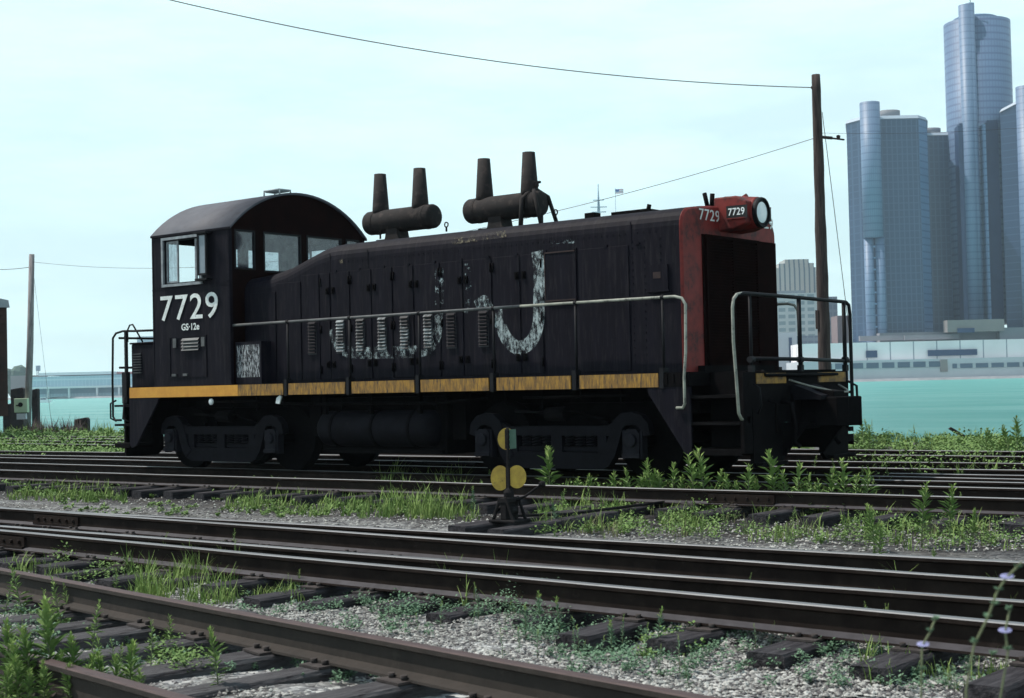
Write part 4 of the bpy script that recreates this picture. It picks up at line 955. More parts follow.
# front end plate with cut-out, rear end plate
for xe,s2 in((XE,1),(XR,-1)):
    g=MB(); x0,x1=sorted((xe,xe-.05*s2))
    out_=[(-1.48,1.34),(-1.48,.22),(-.42,.16),(-.30,.62),(.30,.62),(.42,.16),(1.48,.22),(1.48,1.34)]
    g.prism([(-1.3,.92),(-1.3,1.34),(1.3,1.34),(1.3,.92)],x0,x1,'x'); g.prism([(-1.28,.20),(-1.28,.92),(-.5,.92),(-.5,.30),(-.62,.20)],x0,x1,'x'); g.prism([(.5,.30),(.5,.92),(1.28,.92),(1.24,.24),(.62,.20)],x0,x1,'x'); g.box(x0,x1,-.5,.5,.72,.92)
    ep=lp(g,'end_plate',M_under)
    g=MB(); xa,xb=sorted((xe+.01*s2,xe+(.10 if s2>0 else .22)*s2)); 
    for s_ in(-1,1): g.box(xa,xb,*sorted((s_*.62,s_*1.26)),.22,.26)
    g.build('footboard',M_under,LO)
    g=MB(); xq=lambda a:xe+a*s2
    g.box(*sorted((xq(0),xq(.30))),-.16,.16,.70,1.0); g.prism([(-.34,.62),(-.34,1.08),(.34,1.08),(.34,.62)],*sorted((xq(0),xq(.06))),'x')
    g.prism([(xq(.26),-.2),(xq(.58),-.24),(xq(.68),-.12),(xq(.60),.0),(xq(.72),.16),(xq(.66),.24),(xq(.40),.22),(xq(.26),.15)],.66,1.02,'z')
    g.prism([(xq(.1),.98),(xq(.5),1.0),(xq(.5),1.09),(xq(.1),1.14)],-.15,.15,'y')
    lp(g,'coupler',M_under,bevel=.015)
    g=MB()
    for s_ in(-1,1):
        g.tube([(xq(.03),s_*.62,.98),(xq(.16),s_*.62,.95),(xq(.20),s_*.60,.7),(xq(.16),s_*.56,.48),(xq(.22),s_*.52,.42)],.03,7)
        g.tube([(xq(.03),s_*.95,1.0),(xq(.14),s_*.95,.96),(xq(.14),s_*.95,.6)],.022,6)
    lp(g,'air_hose',M_under)
g=MB(); 
g.box(XE+.001,XE+.012,-1.19,-.45,1.20,1.325); lp(g,'end_stripe',M_yelworn,'dirty yellow block on front sill'); g=MB(); g.box(XE+.001,XE+.012,.42,1.20,1.20,1.325); lp(g,'end_stripe',M_yelworn,'dirty yellow block on front sill')
g=MB(); g.tube([(XE+.03,-.42,1.24),(XE+.20,-.22,1.16),(XE+.44,.0,1.08),(XE+.45,.35,1.07),(XE+.30,.62,1.10),(XE+.15,.70,1.16)],.013,6); lp(g,'uncoupling_lever',M_pipew)
g=MB(); g.tube([(XE+.03,-1.3,1.2),(XE+.10,-1.28,1.15),(XE+.10,-1.25,.95),(XE+.03,-1.2,.85)],.014,6); g.tube([(XE+.02,1.26,1.2),(XE+.08,1.38,1.14),(XE+.08,1.40,.8),(XE+.02,1.26,.74)],.018,6); g.tube([(XR-.02,-1.42,1.15),(XR-.12,-1.46,1.1),(XR-.12,-1.46,.85),(XR-.02,-1.42,.8)],.016,6); lp(g,'grab_iron',M_pipe)
g=MB(); g.prism([(XE,1.16),(XE+.05,1.18),(XE+.42,1.04),(XE+.42,.99),(XE,.99)],-.34,.26,'y'); lp(g,'coupler_shroud',M_truck)
g=MB(); g.box(XE+.02,XE+.22,.28,.62,.72,.96); g.prism([(XE,.30),(XE+.35,.72),(XE,.72)],-.55,-.5); g.prism([(XE,.30),(XE+.35,.72),(XE,.72)],.5,.55); lp(g,'draft_gear',M_under)
g=MB(); g.box(XE-.1,XE-.02,1.30,1.46,.42,.50); g.box(XE-.06,XE,1.32,1.42,.54,.60); lp(g,'hose_bracket',M_under)
# front deck: nose base box
g=MB(); g.box(XF,XF+.10,-.9,.9,1.36,1.44); lp(g,'nose_sill',M_under)
# handrails
for s_ in(-1,1):
    y=s_*1.45
    g=MB(); g.tube([(XC1-.02,y,2.285),(1,y,2.285),(3.0,y,2.29)],.021,8); lp(g,'side_handrail',M_pipeg)
    g=MB(); g.tube([(3.0,y,2.29),(5.40,y,2.285),(5.50,y,2.26),(5.55,y,2.18),(5.56,y-s_*-.04,1.6),(5.56,s_*1.54,1.3),(5.56,s_*1.54,.98),(5.53,s_*1.54,.93),(5.44,s_*1.54,.93)],.019,8); lp(g,'side_handrail',M_pipew,'white painted end of the side handrail')
    for x in post_x:
        g=MB(); g.tube([(x,y,1.36),(x,y,2.265)],.018,6); g.box(x-.03,x+.03,*sorted((s_*1.40,s_*1.52)),1.17,1.42); g.lathe([(-.02,.03),(.02,.03)],(x,y,2.287),(1,0,0),8); lp(g,'stanchion',M_pipe)
xh=XE-.02
g=MB(); g.tube([(xh,-1.55,2.24),(xh,-1.4,2.275),(xh,0,2.27),(xh,1.33,2.255),(xh,1.42,2.22),(xh,1.45,2.1),(xh,1.45,1.0),(xh+.04,1.38,.9)],.024,8); lp(g,'front_handrail',M_pipe)
g=MB(); g.tube([(xh,-1.4,2.275),(xh,-1.55,2.255),(xh,-1.63,2.2),(xh,-1.66,2.1),(xh,-1.66,1.7),(xh,-1.61,1.2),(xh,-1.58,.86),(xh,-1.52,.79),(xh,-1.40,.78)],.020,8); g.lathe([(-.02,.04),(.02,.04)],(xh,-1.38,.78),(1,0,0),10); lp(g,'front_handrail',M_pipew,'white painted loop at the step end of the front handrail')
g=MB(); g.tube([(xh,-1.28,1.50),(xh,0,1.495),(xh,1.38,1.47)],.024,8); lp(g,'front_handrail',M_pipe,'lower front rail')
for y in(-1.25,.0,1.27):
    g=MB(); g.tube([(xh,y,1.34),(xh,y,2.27)],.028 if y>-1 else .02,7); g.box(xh-.03,xh+.03,y-.035,y+.035,1.34,1.42); g.lathe([(-.04,.04),(.04,.04)],(xh,y,1.49),(0,1,0),10); lp(g,'stanchion',M_pipe)
# folded walkover brace at the front
g=MB(); g.tube([(xh,-1.0,1.36),(xh+.05,-1.0,1.30),(xh+.06,.9,1.3)],.02,6); lp(g,'walkover_plate',M_under)
# rear rails
xr=-5.66
g=MB(); g.tube([(-4.64,-1.44,2.29),(-5.2,-1.44,2.30),(-5.5,-1.44,2.31),(-5.66,-1.46,2.28),(-5.72,-1.48,2.2),(-5.72,-1.5,1.5),(-5.72,-1.5,.88),(-5.66,-1.5,.82),(-5.5,-1.5,.82)],.019,8); lp(g,'rear_handrail',M_pipe)
g=MB(); g.tube([(-5.36,-1.45,2.12),(-5.36,-1.45,2.32),(-5.30,-1.45,2.40),(-5.22,-1.45,2.41),(-5.16,-1.45,2.34),(-5.16,-1.3,2.12)],.014,7); g.tube([(-5.4,-1.5,1.2),(-5.45,-1.5,.84),(-5.3,-1.5,.80)],.016,6); lp(g,'grab_iron',M_pipe)
for y in(-1.42,1.42):
    g=MB(); g.box(-5.47,-5.42,y-.02,y+.02,1.3,2.3); g.box(-5.52,-5.40,y-.04,y+.04,1.1,1.62); lp(g,'stanchion',M_pipe)
g=MB(); g.tube([(xr,-1.4,2.2),(xr,1.4,2.2)],.02,7); g.tube([(xr,-1.4,1.7),(xr,1.4,1.7)],.02,7); g.tube([(-4.64,1.44,2.29),(-5.6,1.44,2.29),(-5.7,1.5,2.2),(-5.7,1.5,.85)],.02,7); lp(g,'rear_handrail',M_pipe)
# white marker lenses below stripe
M_mk=mat('lamp_glass_white',(.6,.65,.66),rough=.3)
g=MB(); g.lathe([(0,.05),(.02,.05),(.03,.02)],(-3.22,-1.47,1.10),(0,-1,0),10); lp(g,'ground_light',M_mk); g=MB(); g.prism([(-1.72,1.06),(-1.64,1.05),(-1.59,1.16),(-1.63,1.18),(-1.70,1.14)],-1.49,-1.47); lp(g,'paper_tag',M_mk)
# headlight
g=MB()
hx=5.80; zc_=3.40
g.lathe([(5.30-5.3,.245),(.20,.235),(.46,.205),(.50,.205)],(5.3,0,zc_),(1,0,-.02),32)
g.prism([(5.30,3.60),(5.30,3.16),(5.58,3.18),(5.76,3.24),(5.78,3.52),(5.62,3.60)],-.30,.30)
hl=lp(g,'headlight',M_red,'red headlight housing on the nose top',bevel=.02)
for p_ in hl.data.polygons: p_.use_smooth=False
g=MB(); g.lathe([(0,.195),(.04,.197),(.06,.19),(.06,.172),(.04,.17)],(5.795,0,zc_-.01),(1,0,-.02),32); lp(g,'headlight_rim',M_pipe,parent=hl)
g=MB(); g.lathe([(0,.172),(.006,.16),(.014,.11),(.018,.02)],(5.825,0,zc_-.01),(1,0,-.02),32); ln_=lp(g,'headlight_lens',M_lens,parent=hl)
for p_ in ln_.data.polygons: p_.use_smooth=True
g=MB(); g.tube([(5.37,.22,3.6),(5.5,.22,3.66)],.03,8); lp(g,'housing_hinge',M_red,parent=hl)
for s_ in(-1,1):
    # number boards on the housing flanks, angled slightly forward
    ang=R(14)*s_
    Mx=Matrix.Translation((5.34,s_*.405,3.28))@Matrix.Rotation(-ang*0,4,'Z')
    g=MB(); y0,y1=sorted((s_*.302,s_*.325)); g.box(5.50,5.79,y0,y1,3.315,3.47); nb=lp(g,'number_board',M_board,parent=hl)
    g=MB()
    g.box(5.49,5.79,*sorted((s_*.30,s_*.33)),3.30,3.315); g.box(5.49,5.79,*sorted((s_*.30,s_*.33)),3.47,3.485); g.build('board_frame',M_red,hl)
M_num=mat('number_white',(.8,.84,.84),rough=.6)
text_mesh('7729',.185,'board_digits',M_num,hl,side_M(5.53,-.328,3.345),off=.002,fit=(.235,.095),gap=.05)
text_mesh('7729',.215,'nose_number',M_white,LO,front_M(XF+.004,-.78,3.28),off=.001,fit=(.50,.145),gap=.08)
text_mesh('7729',.215,'nose_number',M_white,LO,front_M(XF+.004,.64,3.285),off=.003,fit=(.50,.15),gap=.05)
# ================================================================== SWITCH STAND
SP=gp(509.5,522,-.14); SX_,SY_=SP.x,SP.y
ss=empty('switch_stand','low black switch stand with yellow and green targets in front of the engine','switch stand',(SX_,SY_,-.14))
px=1/ ( F/((SP-CO).dot(VF)) )
g=MB(); g.box(-.17,.17,-.13,.13,0,.03)
for a_ in(-1,1):
    for b_ in(-1,1): g.prism([(a_*.15,.02),(a_*.11,.02),(a_*.02,.26),(a_*.05,.26)],b_*.10-.012,b_*.10+.012)
g.box(-.06,.06,-.11,.11,.20,.25); g.lathe([(.22,.05),(.30,.055),(.34,.035)],(0,0,0),(0,0,1),14); g.lathe([(-.06,.05),(.06,.05)],(.03,0,.12),(0,1,0),12); g.box(-.04,.04,-.1,.1,.03,.22); g.build('stand_base',M_stand,ss,bevel=.01)
zt1_=(522-438)*px
g=MB(); g.tube([(0,0,.3),(0,0,zt1_+.11)],.016,8); g.build('spindle',M_stand,ss)
# targets face the camera side, along the direction of the track at right angles
tv=(CO-SP); tv.z=0; tv.normalize(); tu=Vector((-tv.y,tv.x,0)); tu=-tu if tu.dot(R2)<0 else tu
def disc(g,c,ru,rz_,nrm,uu,th=.012,n=28,half=None):
    pts=[]; rng=range(n) 
    f0=[c+uu*ru*math.cos(2*math.pi*k/n)+Vector((0,0,1))*rz_*math.sin(2*math.pi*k/n) for k in rng]
    if half=='L': f0=[c+uu*ru*math.cos(R(90+180*k/n))+Vector((0,0,1))*rz_*math.sin(R(90+180*k/n)) for k in range(n+1)]
    m_=len(f0); g.add([p-nrm*th/2 for p in f0]+[p+nrm*th/2 for p in f0],[tuple(range(m_))[::-1],tuple(range(m_,2*m_))]+[(k,(k+1)%m_,m_+(k+1)%m_,m_+k) for k in range(m_)])
u1=(tu*.97+tv*.15).normalized(); n1_=Vector((0,0,1)).cross(u1)
zt1=(521-438)*px; zt2=(521-477)*px
g=MB(); disc(g,Vector((-.0,0,zt1))-u1*1.0*px,9.0*px,11*px,n1_,u1); g.build('round_target',M_tgty,ss)
g=MB(); c=Vector((0,0,zt1)); a,b=1.5*px,8.5*px; up_=Vector((0,0,1)); vs=[c+u1*a-up_*10*px,c+u1*b-up_*9.5*px,c+u1*b+up_*9.5*px,c+u1*a+up_*9.5*px]; g.add([p+tv*.012 for p in vs]+[p+tv*.024 for p in vs],[(3,2,1,0),(4,5,6,7),(0,1,5,4),(1,2,6,5),(2,3,7,6),(3,0,4,7)]); g.build('green_target',M_tgtg,ss)
g=MB(); disc(g,Vector((0,0,zt2))-u1*8.5*px,9.5*px,12.5*px,n1_,u1); g.build('oval_target',M_tgty,ss); g=MB(); disc(g,Vector((0,0,zt2+.01))+u1*8.5*px,9.5*px,11.5*px,n1_,u1); g.build('oval_target',M_tgty,ss)
g=MB(); c=Vector((0,0,zt1)); 
for k in range(4): q_=c+tv*.02+up_*(7-5*k)*px; g.box(q_.x-.02,q_.x+.02,q_.y-.02,q_.y+.02,q_.z-.016,q_.z+.016)
g.box(-.02,.02,-.02,.02,zt1-.10,zt1+.10); g.box(-.02,.02,-.02,.02,zt2-.12,zt2+.12); g.build('target_clamp',M_stand,ss)
g=MB(); e1=tu*33*px+Vector((0,0,(521-484)*px)); g.tube([tu*2*px+up_*.2,tu*16*px+up_*25*px,e1],[.017,.013,.012],7); g.lathe([(-.03,.02),(0,.036),(.03,.03),(.04,.015)],tuple(e1),tuple(tu),12); g.build('throw_lever',M_stand,ss)
g=MB(); g.tube([-tu*3*px+up_*.2,-tu*14*px+up_*.10,-tu*16*px+up_*.02],.018,6); g.tube([(0,0,.06),(.02,1.0,.0),(.02,3.2,-.02)],.016,6); g.build('connecting_rod',M_stand,ss)
for k,(dx_,dy_) in enumerate(((-.24,.25),(.20,.22))):
    tt=tie(ss,dx_,dy_+.3,0,2.1,M_tiedark,z=-.0,seed=50+k,hgt=.16,wid=.24); tt.name='head_block'
# ================================================================== POLES, WIRES, LEFT CLUTTER
P1=Vector((-.2,13.4,-.35))+FR*.18; D1=(P1-CO).dot(VF)
def px_at(P): return (P-CO).dot(VF)/F
s1=px_at(P1); h1=(452-75)*s1
rv0=random.Random(4)
e=empty('utility_pole','tall dark weathered wooden pole behind the engine front','utility pole',tuple(P1))
g=MB(); g.tube([(rv0.uniform(-.005,.005)-.02*i/24,rv0.uniform(-.005,.005),h1*i/24) for i in range(25)],[(.16-.06*i/24)*rv0.uniform(.95,1.07) for i in range(25)],14); g.build('shaft',M_pole,e)
bz=(451-137)*s1
g=MB(); g.tube([FR*0+up_*bz,FR*14*s1+up_*(bz-1.5*s1)],.035,6); g.tube([FR*12*s1+up_*(bz-1.5*s1),FR*26*s1+up_*(bz-3.5*s1)],.02,6); g.lathe([(0,.04),(.08,.05),(.1,.02)],tuple(FR*20*s1+up_*(bz-3*s1)),(0,0,1),8); g.build('bracket_arm',M_pole,e)
g=MB(); g.tube([-FR*6*s1+up_*(h1-13*s1),FR*0+up_*(h1-13*s1)],.03,6); g.box(-.13,-.06,-.15,-.05,h1*.32,h1*.37); g.build('pole_hardware',M_pole,e)
# leaning grey pole far left
P2=gp(27,436,-.3); s2=px_at(P2)
e2=empty('utility_pole','leaning pale grey wooden pole at the far left by the river','utility pole',tuple(P2))
top2=FR*(7.2*s2)+up_*((436-254)*s2)
g=MB(); g.tube([Vector((0,0,0)),top2*.5+FR*.03,top2],[.145,.13,.105],14); g.build('shaft',M_poleg,e2)
q=top2*.13+(-FA)*.16
g=MB(); g.box(-.26,.26,-.13,.13,-.28,.28); bx=g.build('equipment_box',M_boxgrn,e2,bevel=.02); bx.location=q+up_*.28-FR*.14-FA*.1; bx.rotation_euler.z=YAW
g=MB(); g.lathe([(0,.09),(.03,.09)],(0,-.13,.03),(0,-1,0),12); g.box(-.17,-.05,-.15,-.13,-.02,.02); g.build('box_dial',M_stand,bx)
g=MB(); g.box(-.18,.18,-.08,.08,-.55,-.32); bb=g.build('conduit_plate',M_basew,e2); bb.location=bx.location; bb.rotation_euler.z=YAW
def wire(name,A,B,sag,label,r=.012,n=24):
    g=MB(); A=Vector(A);B=Vector(B); g.tube([A.lerp(B,i/n)-up_*sag*4*(i/n)*(1-i/n) for i in range(n+1)],r,5); return one(name,g,M_wire,label,'wire')
topP=P1+up_*(h1-13*s1)-FR*6*s1
B=dp(185,0,30); d_=(B-topP)
wire('overhead_wire',topP,topP+d_*1.25+up_*.35,.55,'overhead wire sagging from the dark pole top across the sky to upper left',.011)
A_=P1+up_*bz; B_=P2+top2-up_*.3
wire('overhead_wire',A_,B_,1.25,'thin wire from the dark pole passing low behind the engine stacks to the grey pole',.007,40)
wire('overhead_wire',P1+up_*(bz+4*s1),dp(1100,121,30),.1,'thin wire leading right from the dark pole across the glass towers',.0035)
wire('guy_wire',P1+up_*(h1-38*s1)+FR*.1,P1+FR*27*s1+up_*(100*s1),.0,'thin guy wire down the right side of the dark pole',.008)
wire('guy_wire',P2+top2-up_*.2,P2+FR*26*s2,0,'thin guy wire beside the leaning grey pole',.006)
wire('overhead_wire',P2+top2-up_*.5,dp(-60,262,60),.2,'thin wire leading left out of frame from the grey pole',.012)
# boxcar
bc=dp(9,440,46.5); bx1=-28.75; yb=9.0+.72
bcx=empty('boxcar','dark brown freight boxcar with galvanized top, cut by the left frame edge','freight car',(bx1-6.5,yb,0))
g=MB(); g.box(-6.4,6.4,-1.5,1.5,.62,4.25)
for k in range(14): g.box(-6.2+k*.92,-6.12+k*.92,-1.54,1.54,1.1,4.2)
g.build('body',M_boxcar,bcx)
g=MB(); 
for z in [1.2+.28*k for k in range(11)]: g.box(6.4,6.46,-1.4,1.4,z,z+.12)
g.build('end_ribs',M_boxcar,bcx)
g=MB(); g.prism([(-1.55,4.25),(1.55,4.25),(1.5,4.5),(0,4.72),(-1.5,4.5)],-6.5,6.5,'x'); g.build('roof',M_boxtop,bcx)
g=MB(); g.box(-1.4,1.4,-1.53,-1.50,1.2,4.1); g.build('side_door',M_boxcar,bcx)
g=MB(); g.box(-6.4,6.4,-.4,.4,.7,1.05); g.box(6.3,7.1,-.14,.14,.75,1.0); g.build('underframe',M_under,bcx)
for xt in(-4.6,4.6):
    g=MB()
    for q in(-.85,.85):
        for s_ in(-1,1): g.lathe([(-.05,.42),(.05,.42)],(xt+q,s_*.72,.42),(0,1,0),20)
    g.box(xt-1.1,xt+1.1,-1.05,-.95,.35,.62); g.build('truck',M_under,bcx)
# timber bulkhead posts
def timber(u0,u1,v0,v1,label,dep=.35):
    B=gp((u0+u1)/2,v1,-.4); s=px_at(B); e_=empty('timber_post',label,'timber post',tuple(B),None,YAW)
    g=MB(); w=(u1-u0)*s/2; h=(v1-v0)*s
    g.prism([(-w,0),(w,0),(w*.96,h-.05),(w*.7,h+.02),(-w*.5,h-.03),(-w,h-.06)],0,dep); g.build('post',M_timber,e_,bevel=.02)
    g=MB(); g.tube([(-w*.3,-.02,h*.8),(-w*.3,-.06,h*.8)],.03,8); g.build('bolt',M_stand,e_)
timber(32,38,389,434,'narrow dark timber post right of the grey pole')
timber(11,24,388,434.5,'wide dark timber post between the boxcar and the grey pole')
timber(74.5,88,418,440,'short dark square timber stump in the bank grass')
timber(3,12,404,434.5,'low dark timber beside the boxcar end')
g=MB(); a=gp(86,440,-.3); b=gp(97,434,-.1); g.tube([a,b],.12,7); one('driftwood_log',g,M_timber,'short dark log lying beside the timber stump','log')
g=MB(); a=gp(977,446,-.35); s=px_at(a); g.prism([(0,-.03),(.05,.06),(-.58,.44),(-.63,.40)],-.04,.04); o_=one('driftwood_plank',g,M_timber,'dark plank sticking up slantwise from the right bank weeds','plank'); o_.location=a; o_.rotation_euler.z=YAW
# ================================================================== VEGETATION
rv=random.Random(11)
def blade(g,p,h,w,lean,ang,mi=0,n=3,curl=1.0):
    d=Vector((math.cos(ang),math.sin(ang),0)); s=Vector((-d.y,d.x,0)); vs=[]
    for i in range(n+1):
        t_=i/n; c=Vector(p)+Vector((0,0,1))*h*(t_-.25*curl*lean*t_*t_)+d*lean*h*t_*t_; ww=w*(1-t_)**.7*.5+(.0008)
        vs+=[c-s*ww,c+s*ww]
    g.add(vs,[(2*i,2*i+1,2*i+3,2*i+2) for i in range(n)],mi)
def tuft(g,x,y,z,n,h,spread,w=.008,mi=0):
    for _ in range(n):
        a=rv.uniform(0,6.28); r_=spread*math.sqrt(rv.random()); blade(g,(x+r_*math.cos(a),y+r_*math.sin(a),z-.01),h*rv.uniform(.4,1.1),w*rv.uniform(.6,1.3),rv.uniform(.1,.7),rv.uniform(0,6.28),mi)
def leafy(g,x,y,z,n,h,spread,w=.02,mi=0):
    """low broad leafy weed: short stems with small leaf faces"""
    for _ in range(n):
        a=rv.uniform(0,6.28); r_=spread*math.sqrt(rv.random()); px_,py_=x+r_*math.cos(a),y+r_*math.sin(a); hh=h*rv.uniform(.3,1)*(1-.5*r_/spread)
        L_=rv.uniform(.8,1.8)*w; aa=rv.uniform(0,6.28); el=rv.uniform(-.3,.9)
        d=Vector((math.cos(aa)*math.cos(el),math.sin(aa)*math.cos(el),math.sin(el))); s=Vector((-math.sin(aa),math.cos(aa),0))*L_*.32; c=Vector((px_,py_,z+hh))
        g.add([c,c+d*L_*.5+s,c+d*L_,c+d*L_*.5-s],[(0,1,2,3)],mi)
def patch(name,areas,label,mats,kind='stuff',cat='grass'):
    """areas: (u0,v0,u1,v1,count,height px,type) in ground regions seen in the photo"""
    g=MB()
    for (u0,v0,u1,v1,cnt,hpx,ty) in areas:
        for _ in range(int(cnt*1.9)):
            u=rv.uniform(u0,u1); v_=rv.uniform(v0,v1); p=gp(u,v_,-.28); z=gz(p.x,p.y); 
            if p.y>bank_y(p.x)+.3: continue
            s=px_at(p); h=hpx*s*rv.uniform(.6,1.3)
            if ty=='g': tuft(g,p.x,p.y,z,rv.randint(7,14),h,.05+2.0*s,w=max(.006,1.1*s),mi=0)
            elif ty=='d': tuft(g,p.x,p.y,z,rv.randint(8,14),h,.1,w=max(.006,.9*s),mi=1)
            elif ty=='r': tuft(g,p.x,p.y,z,rv.randint(7,12),h,.15,w=max(.006,.9*s),mi=5)
            elif ty=='l': leafy(g,p.x,p.y,z,rv.randint(26,48),h,h*.6,w=max(.02,2.4*s),mi=2)
            elif ty=='b': leafy(g,p.x,p.y,z,rv.randint(30,55),h,h*.45,w=max(.015,1.8*s),mi=3)
    return tag(g.build(name,mats),label,cat,None,kind)
VM=[M_grass,M_straw,M_weed,M_weedb,M_weedtop,M_reed]
# bank at left with dense green cover, straw heads
patch('bank_grass',[(-5,440,150,464,700,13,'l'),(-5,436,150,446,90,9,'g'),(0,428,130,441,120,13,'g'),(30,428,80,441,130,20,'r'),(5,425,120,442,120,8,'l'),(88,425,112,440,30,16,'g'),(-60,440,0,462,90,12,'l')],'dense green ground cover over the far left rails and bank',VM)
patch('bank_grass',[(845,444,1024,452,120,9,'l'),(845,440,1024,447,80,11,'g'),(858,430,910,447,40,14,'l'),(935,446,1010,462,70,14,'l'),(930,440,1024,452,50,16,'g'),(725,455,745,465,10,8,'l'),(785,430,812,455,40,14,'g'),(150,440,330,450,50,8,'g')],'green weeds along the river bank at right',VM)
patch('trackside_grass',[(10,488,130,502,45,15,'g'),(0,480,110,490,14,10,'l'),(10,488,120,500,18,9,'l'),(225,490,300,512,35,13,'g'),(300,492,480,520,75,15,'g'),(380,482,465,518,75,24,'g'),(230,495,420,516,45,7,'l'),(90,455,200,478,12,7,'l'),(345,482,480,492,14,16,'l'),(60,495,330,520,45,5,'l')],'bright green grass tufts along the middle track at left',VM)
patch('trackside_grass',[(540,500,620,535,34,22,'g'),(535,505,640,538,45,14,'l'),(620,505,720,540,42,17,'l'),(560,505,1000,540,26,20,'d'),(660,505,700,535,20,18,'g'),(700,510,860,545,24,14,'l'),(720,500,850,545,14,18,'g'),(850,520,1024,552,45,17,'l'),(860,500,1024,550,30,22,'g'),(860,462,1024,490,50,26,'l'),(930,450,1024,470,40,22,'l'),(860,462,1024,492,20,26,'g'),(860,470,1024,492,30,28,'l')],'leafy green weeds and grass beside the middle track at right',VM)
patch('foreground_grass',[(130,570,235,606,55,28,'g'),(60,560,130,590,22,22,'l'),(5,570,60,592,10,20,'g'),(225,575,270,598,8,18,'g'),(255,580,300,606,14,20,'g'),(240,585,430,640,50,14,'b'),(390,590,500,630,38,24,'b'),(430,590,520,625,7,34,'g'),(500,600,560,650,26,30,'b'),(560,610,760,680,60,18,'b'),(640,600,700,660,14,18,'l'),(760,640,1024,694,60,18,'b'),(860,600,1024,690,40,30,'g'),(740,600,1000,640,24,16,'b'),(540,640,700,690,20,14,'b')],'sparse grass and small grey green weeds in the gravel between the rusty and shiny tracks',VM)
patch('crib_weeds',[(0,600,60,695,26,14,'b'),(60,610,260,690,30,12,'b'),(160,650,200,690,14,24,'l'),(250,660,420,695,16,14,'b'),(20,590,130,640,14,10,'l'),(185,590,240,650,8,16,'l')],'small weeds between the ties of the rusty track',VM)
# single upright weeds
def weed_mesh(h,n,lw,seed,style=0):
    r_=random.Random(seed); g=MB(); bend=Vector((r_.uniform(-.12,.12),r_.uniform(-.12,.12),0))*h
    def st(t_): return Vector((0,0,1))*h*t_+bend*t_*t_
    g.tube([st(i/5) for i in range(6)],[.006*h/.5*(1-.7*i/5)+.001 for i in range(6)],5,0)
    for k in range(n):
        t_=.08+.92*(k/n)**(.8); a=k*2.4+r_.uniform(-.9,.9); p=st(t_)
        L_=lw*(1.15-.75*t_)*r_.uniform(.7,1.2); el=.25+.9*t_+r_.uniform(-.3,.2)
        if style==1: L_=lw*(.45+.75*math.sin(t_*3.1))*r_.uniform(.5,1.35)
        d=Vector((math.cos(a)*math.cos(el),math.sin(a)*math.cos(el),math.sin(el))); s=Vector((-math.sin(a),math.cos(a),0))*L_*.125
        m1=p+d*L_*.5; tip=p+d*L_-Vector((0,0,1))*L_*.22
        g.add([p,m1+s,tip,m1-s],[(0,1,2,3)],2 if t_>.82 else 1)
    return g
variants={}
def weed(u,v0,v1,label,group=None,style=0,m1=None,gz_=-.27,blur=None,dens=1):
    """a weed whose foot is at row v1 and tip at row v0"""
    p=gp(u,v1,gz_); z=gz(p.x,p.y); p=gp(u,v1,z); s=px_at(p); h=(v1-v0)*s
    key=(style,(int(u)*7)%4); n=int((70,80,90)[min(2,style)]*dens)
    g=weed_mesh(h,n,h*(.26 if style==0 else .20),int(u)*3+int(v0),style)
    o=g.build('goldenrod_weed',[M_stem,m1 or M_weed,M_weedtop]); o.location=(p.x,p.y,z-.01); tag(o,label,'weed',group); return o
def L(u,lbl,grp,items,**k):
    for (uu,a,b) in items: weed(uu,a,b,lbl,grp,**k)
L(0,'blurred leafy green weed in the lower left corner beside the rusty track','weeds in the lower left corner',[(10,622,705),(20,640,712),(33,626,706),(52,600,704),(62,650,708),(75,634,706),(88,652,712),(103,651,708),(5,665,720),(45,660,715),(18,655,716),(70,662,716),(118,655,712),(130,640,708),(96,664,716),(28,668,718),(140,668,716)],style=1,dens=1.5)
weed(218,628,690,'leafy weed standing alone left of the lower rusty rail joint',style=1)
weed(42,668,700,'very low leafy weed beneath the corner weeds',style=0)
L(0,'pale grey green weed growing at the end of a tie below the shiny rail','weeds at tie ends',[(658,608,654),(612,620,656),(610,618,652),(540,590,632),(560,596,640),(526,604,640)],m1=M_weedb)
L(0,'tall leafy weed beside the far right middle track','tall weeds right of the engine front',[(922,483,548),(950,485,540),(973,508,542),(875,504,552),(880,520,566),(870,512,545),(935,548,570)],style=1,dens=1.2)
def at_y(u,Y):
    d=ray(u,470); t_=(Y-CO.y)/d.y; return CO.x+d.x*t_
def weedY(u,v0,Y,label,group,style=1,m1=None):
    x=at_y(u,Y); z=gz(x,Y); P=Vector((x,Y,z)); s_=px_at(P); vf=349+DY-F*(P-CO).dot(U2)/((P-CO).dot(VF)); h=max(.12,(vf-v0)*s_)
    g=weed_mesh(h,int(rv.uniform(50,80)),h*.23,int(u)*5+int(v0),style); o=g.build('goldenrod_weed',[M_stem,m1 or M_weed,M_weedtop]); o.location=(x,Y,z-.01); tag(o,label,'weed',group)
for k,(uu,a_) in enumerate([(549,447),(612,472),(590,474),(630,468),(626,478),(645,460),(652,463),(661,472),(672,464),(678,476),(704,450),(694,454),(717,470),(728,474),(736,480),(748,464),(760,478),(775,452),(786,470),(796,463),(806,474),(818,480),(830,468),(845,460),(855,474),(866,468),(640,474),(655,470),(598,482),(577,478)]):
    weedY(uu,a_,-1.72-.05*(k%4),'slim leafy weed just behind the middle rail, in front of the engine steps','slim weeds in front of the engine steps',1)
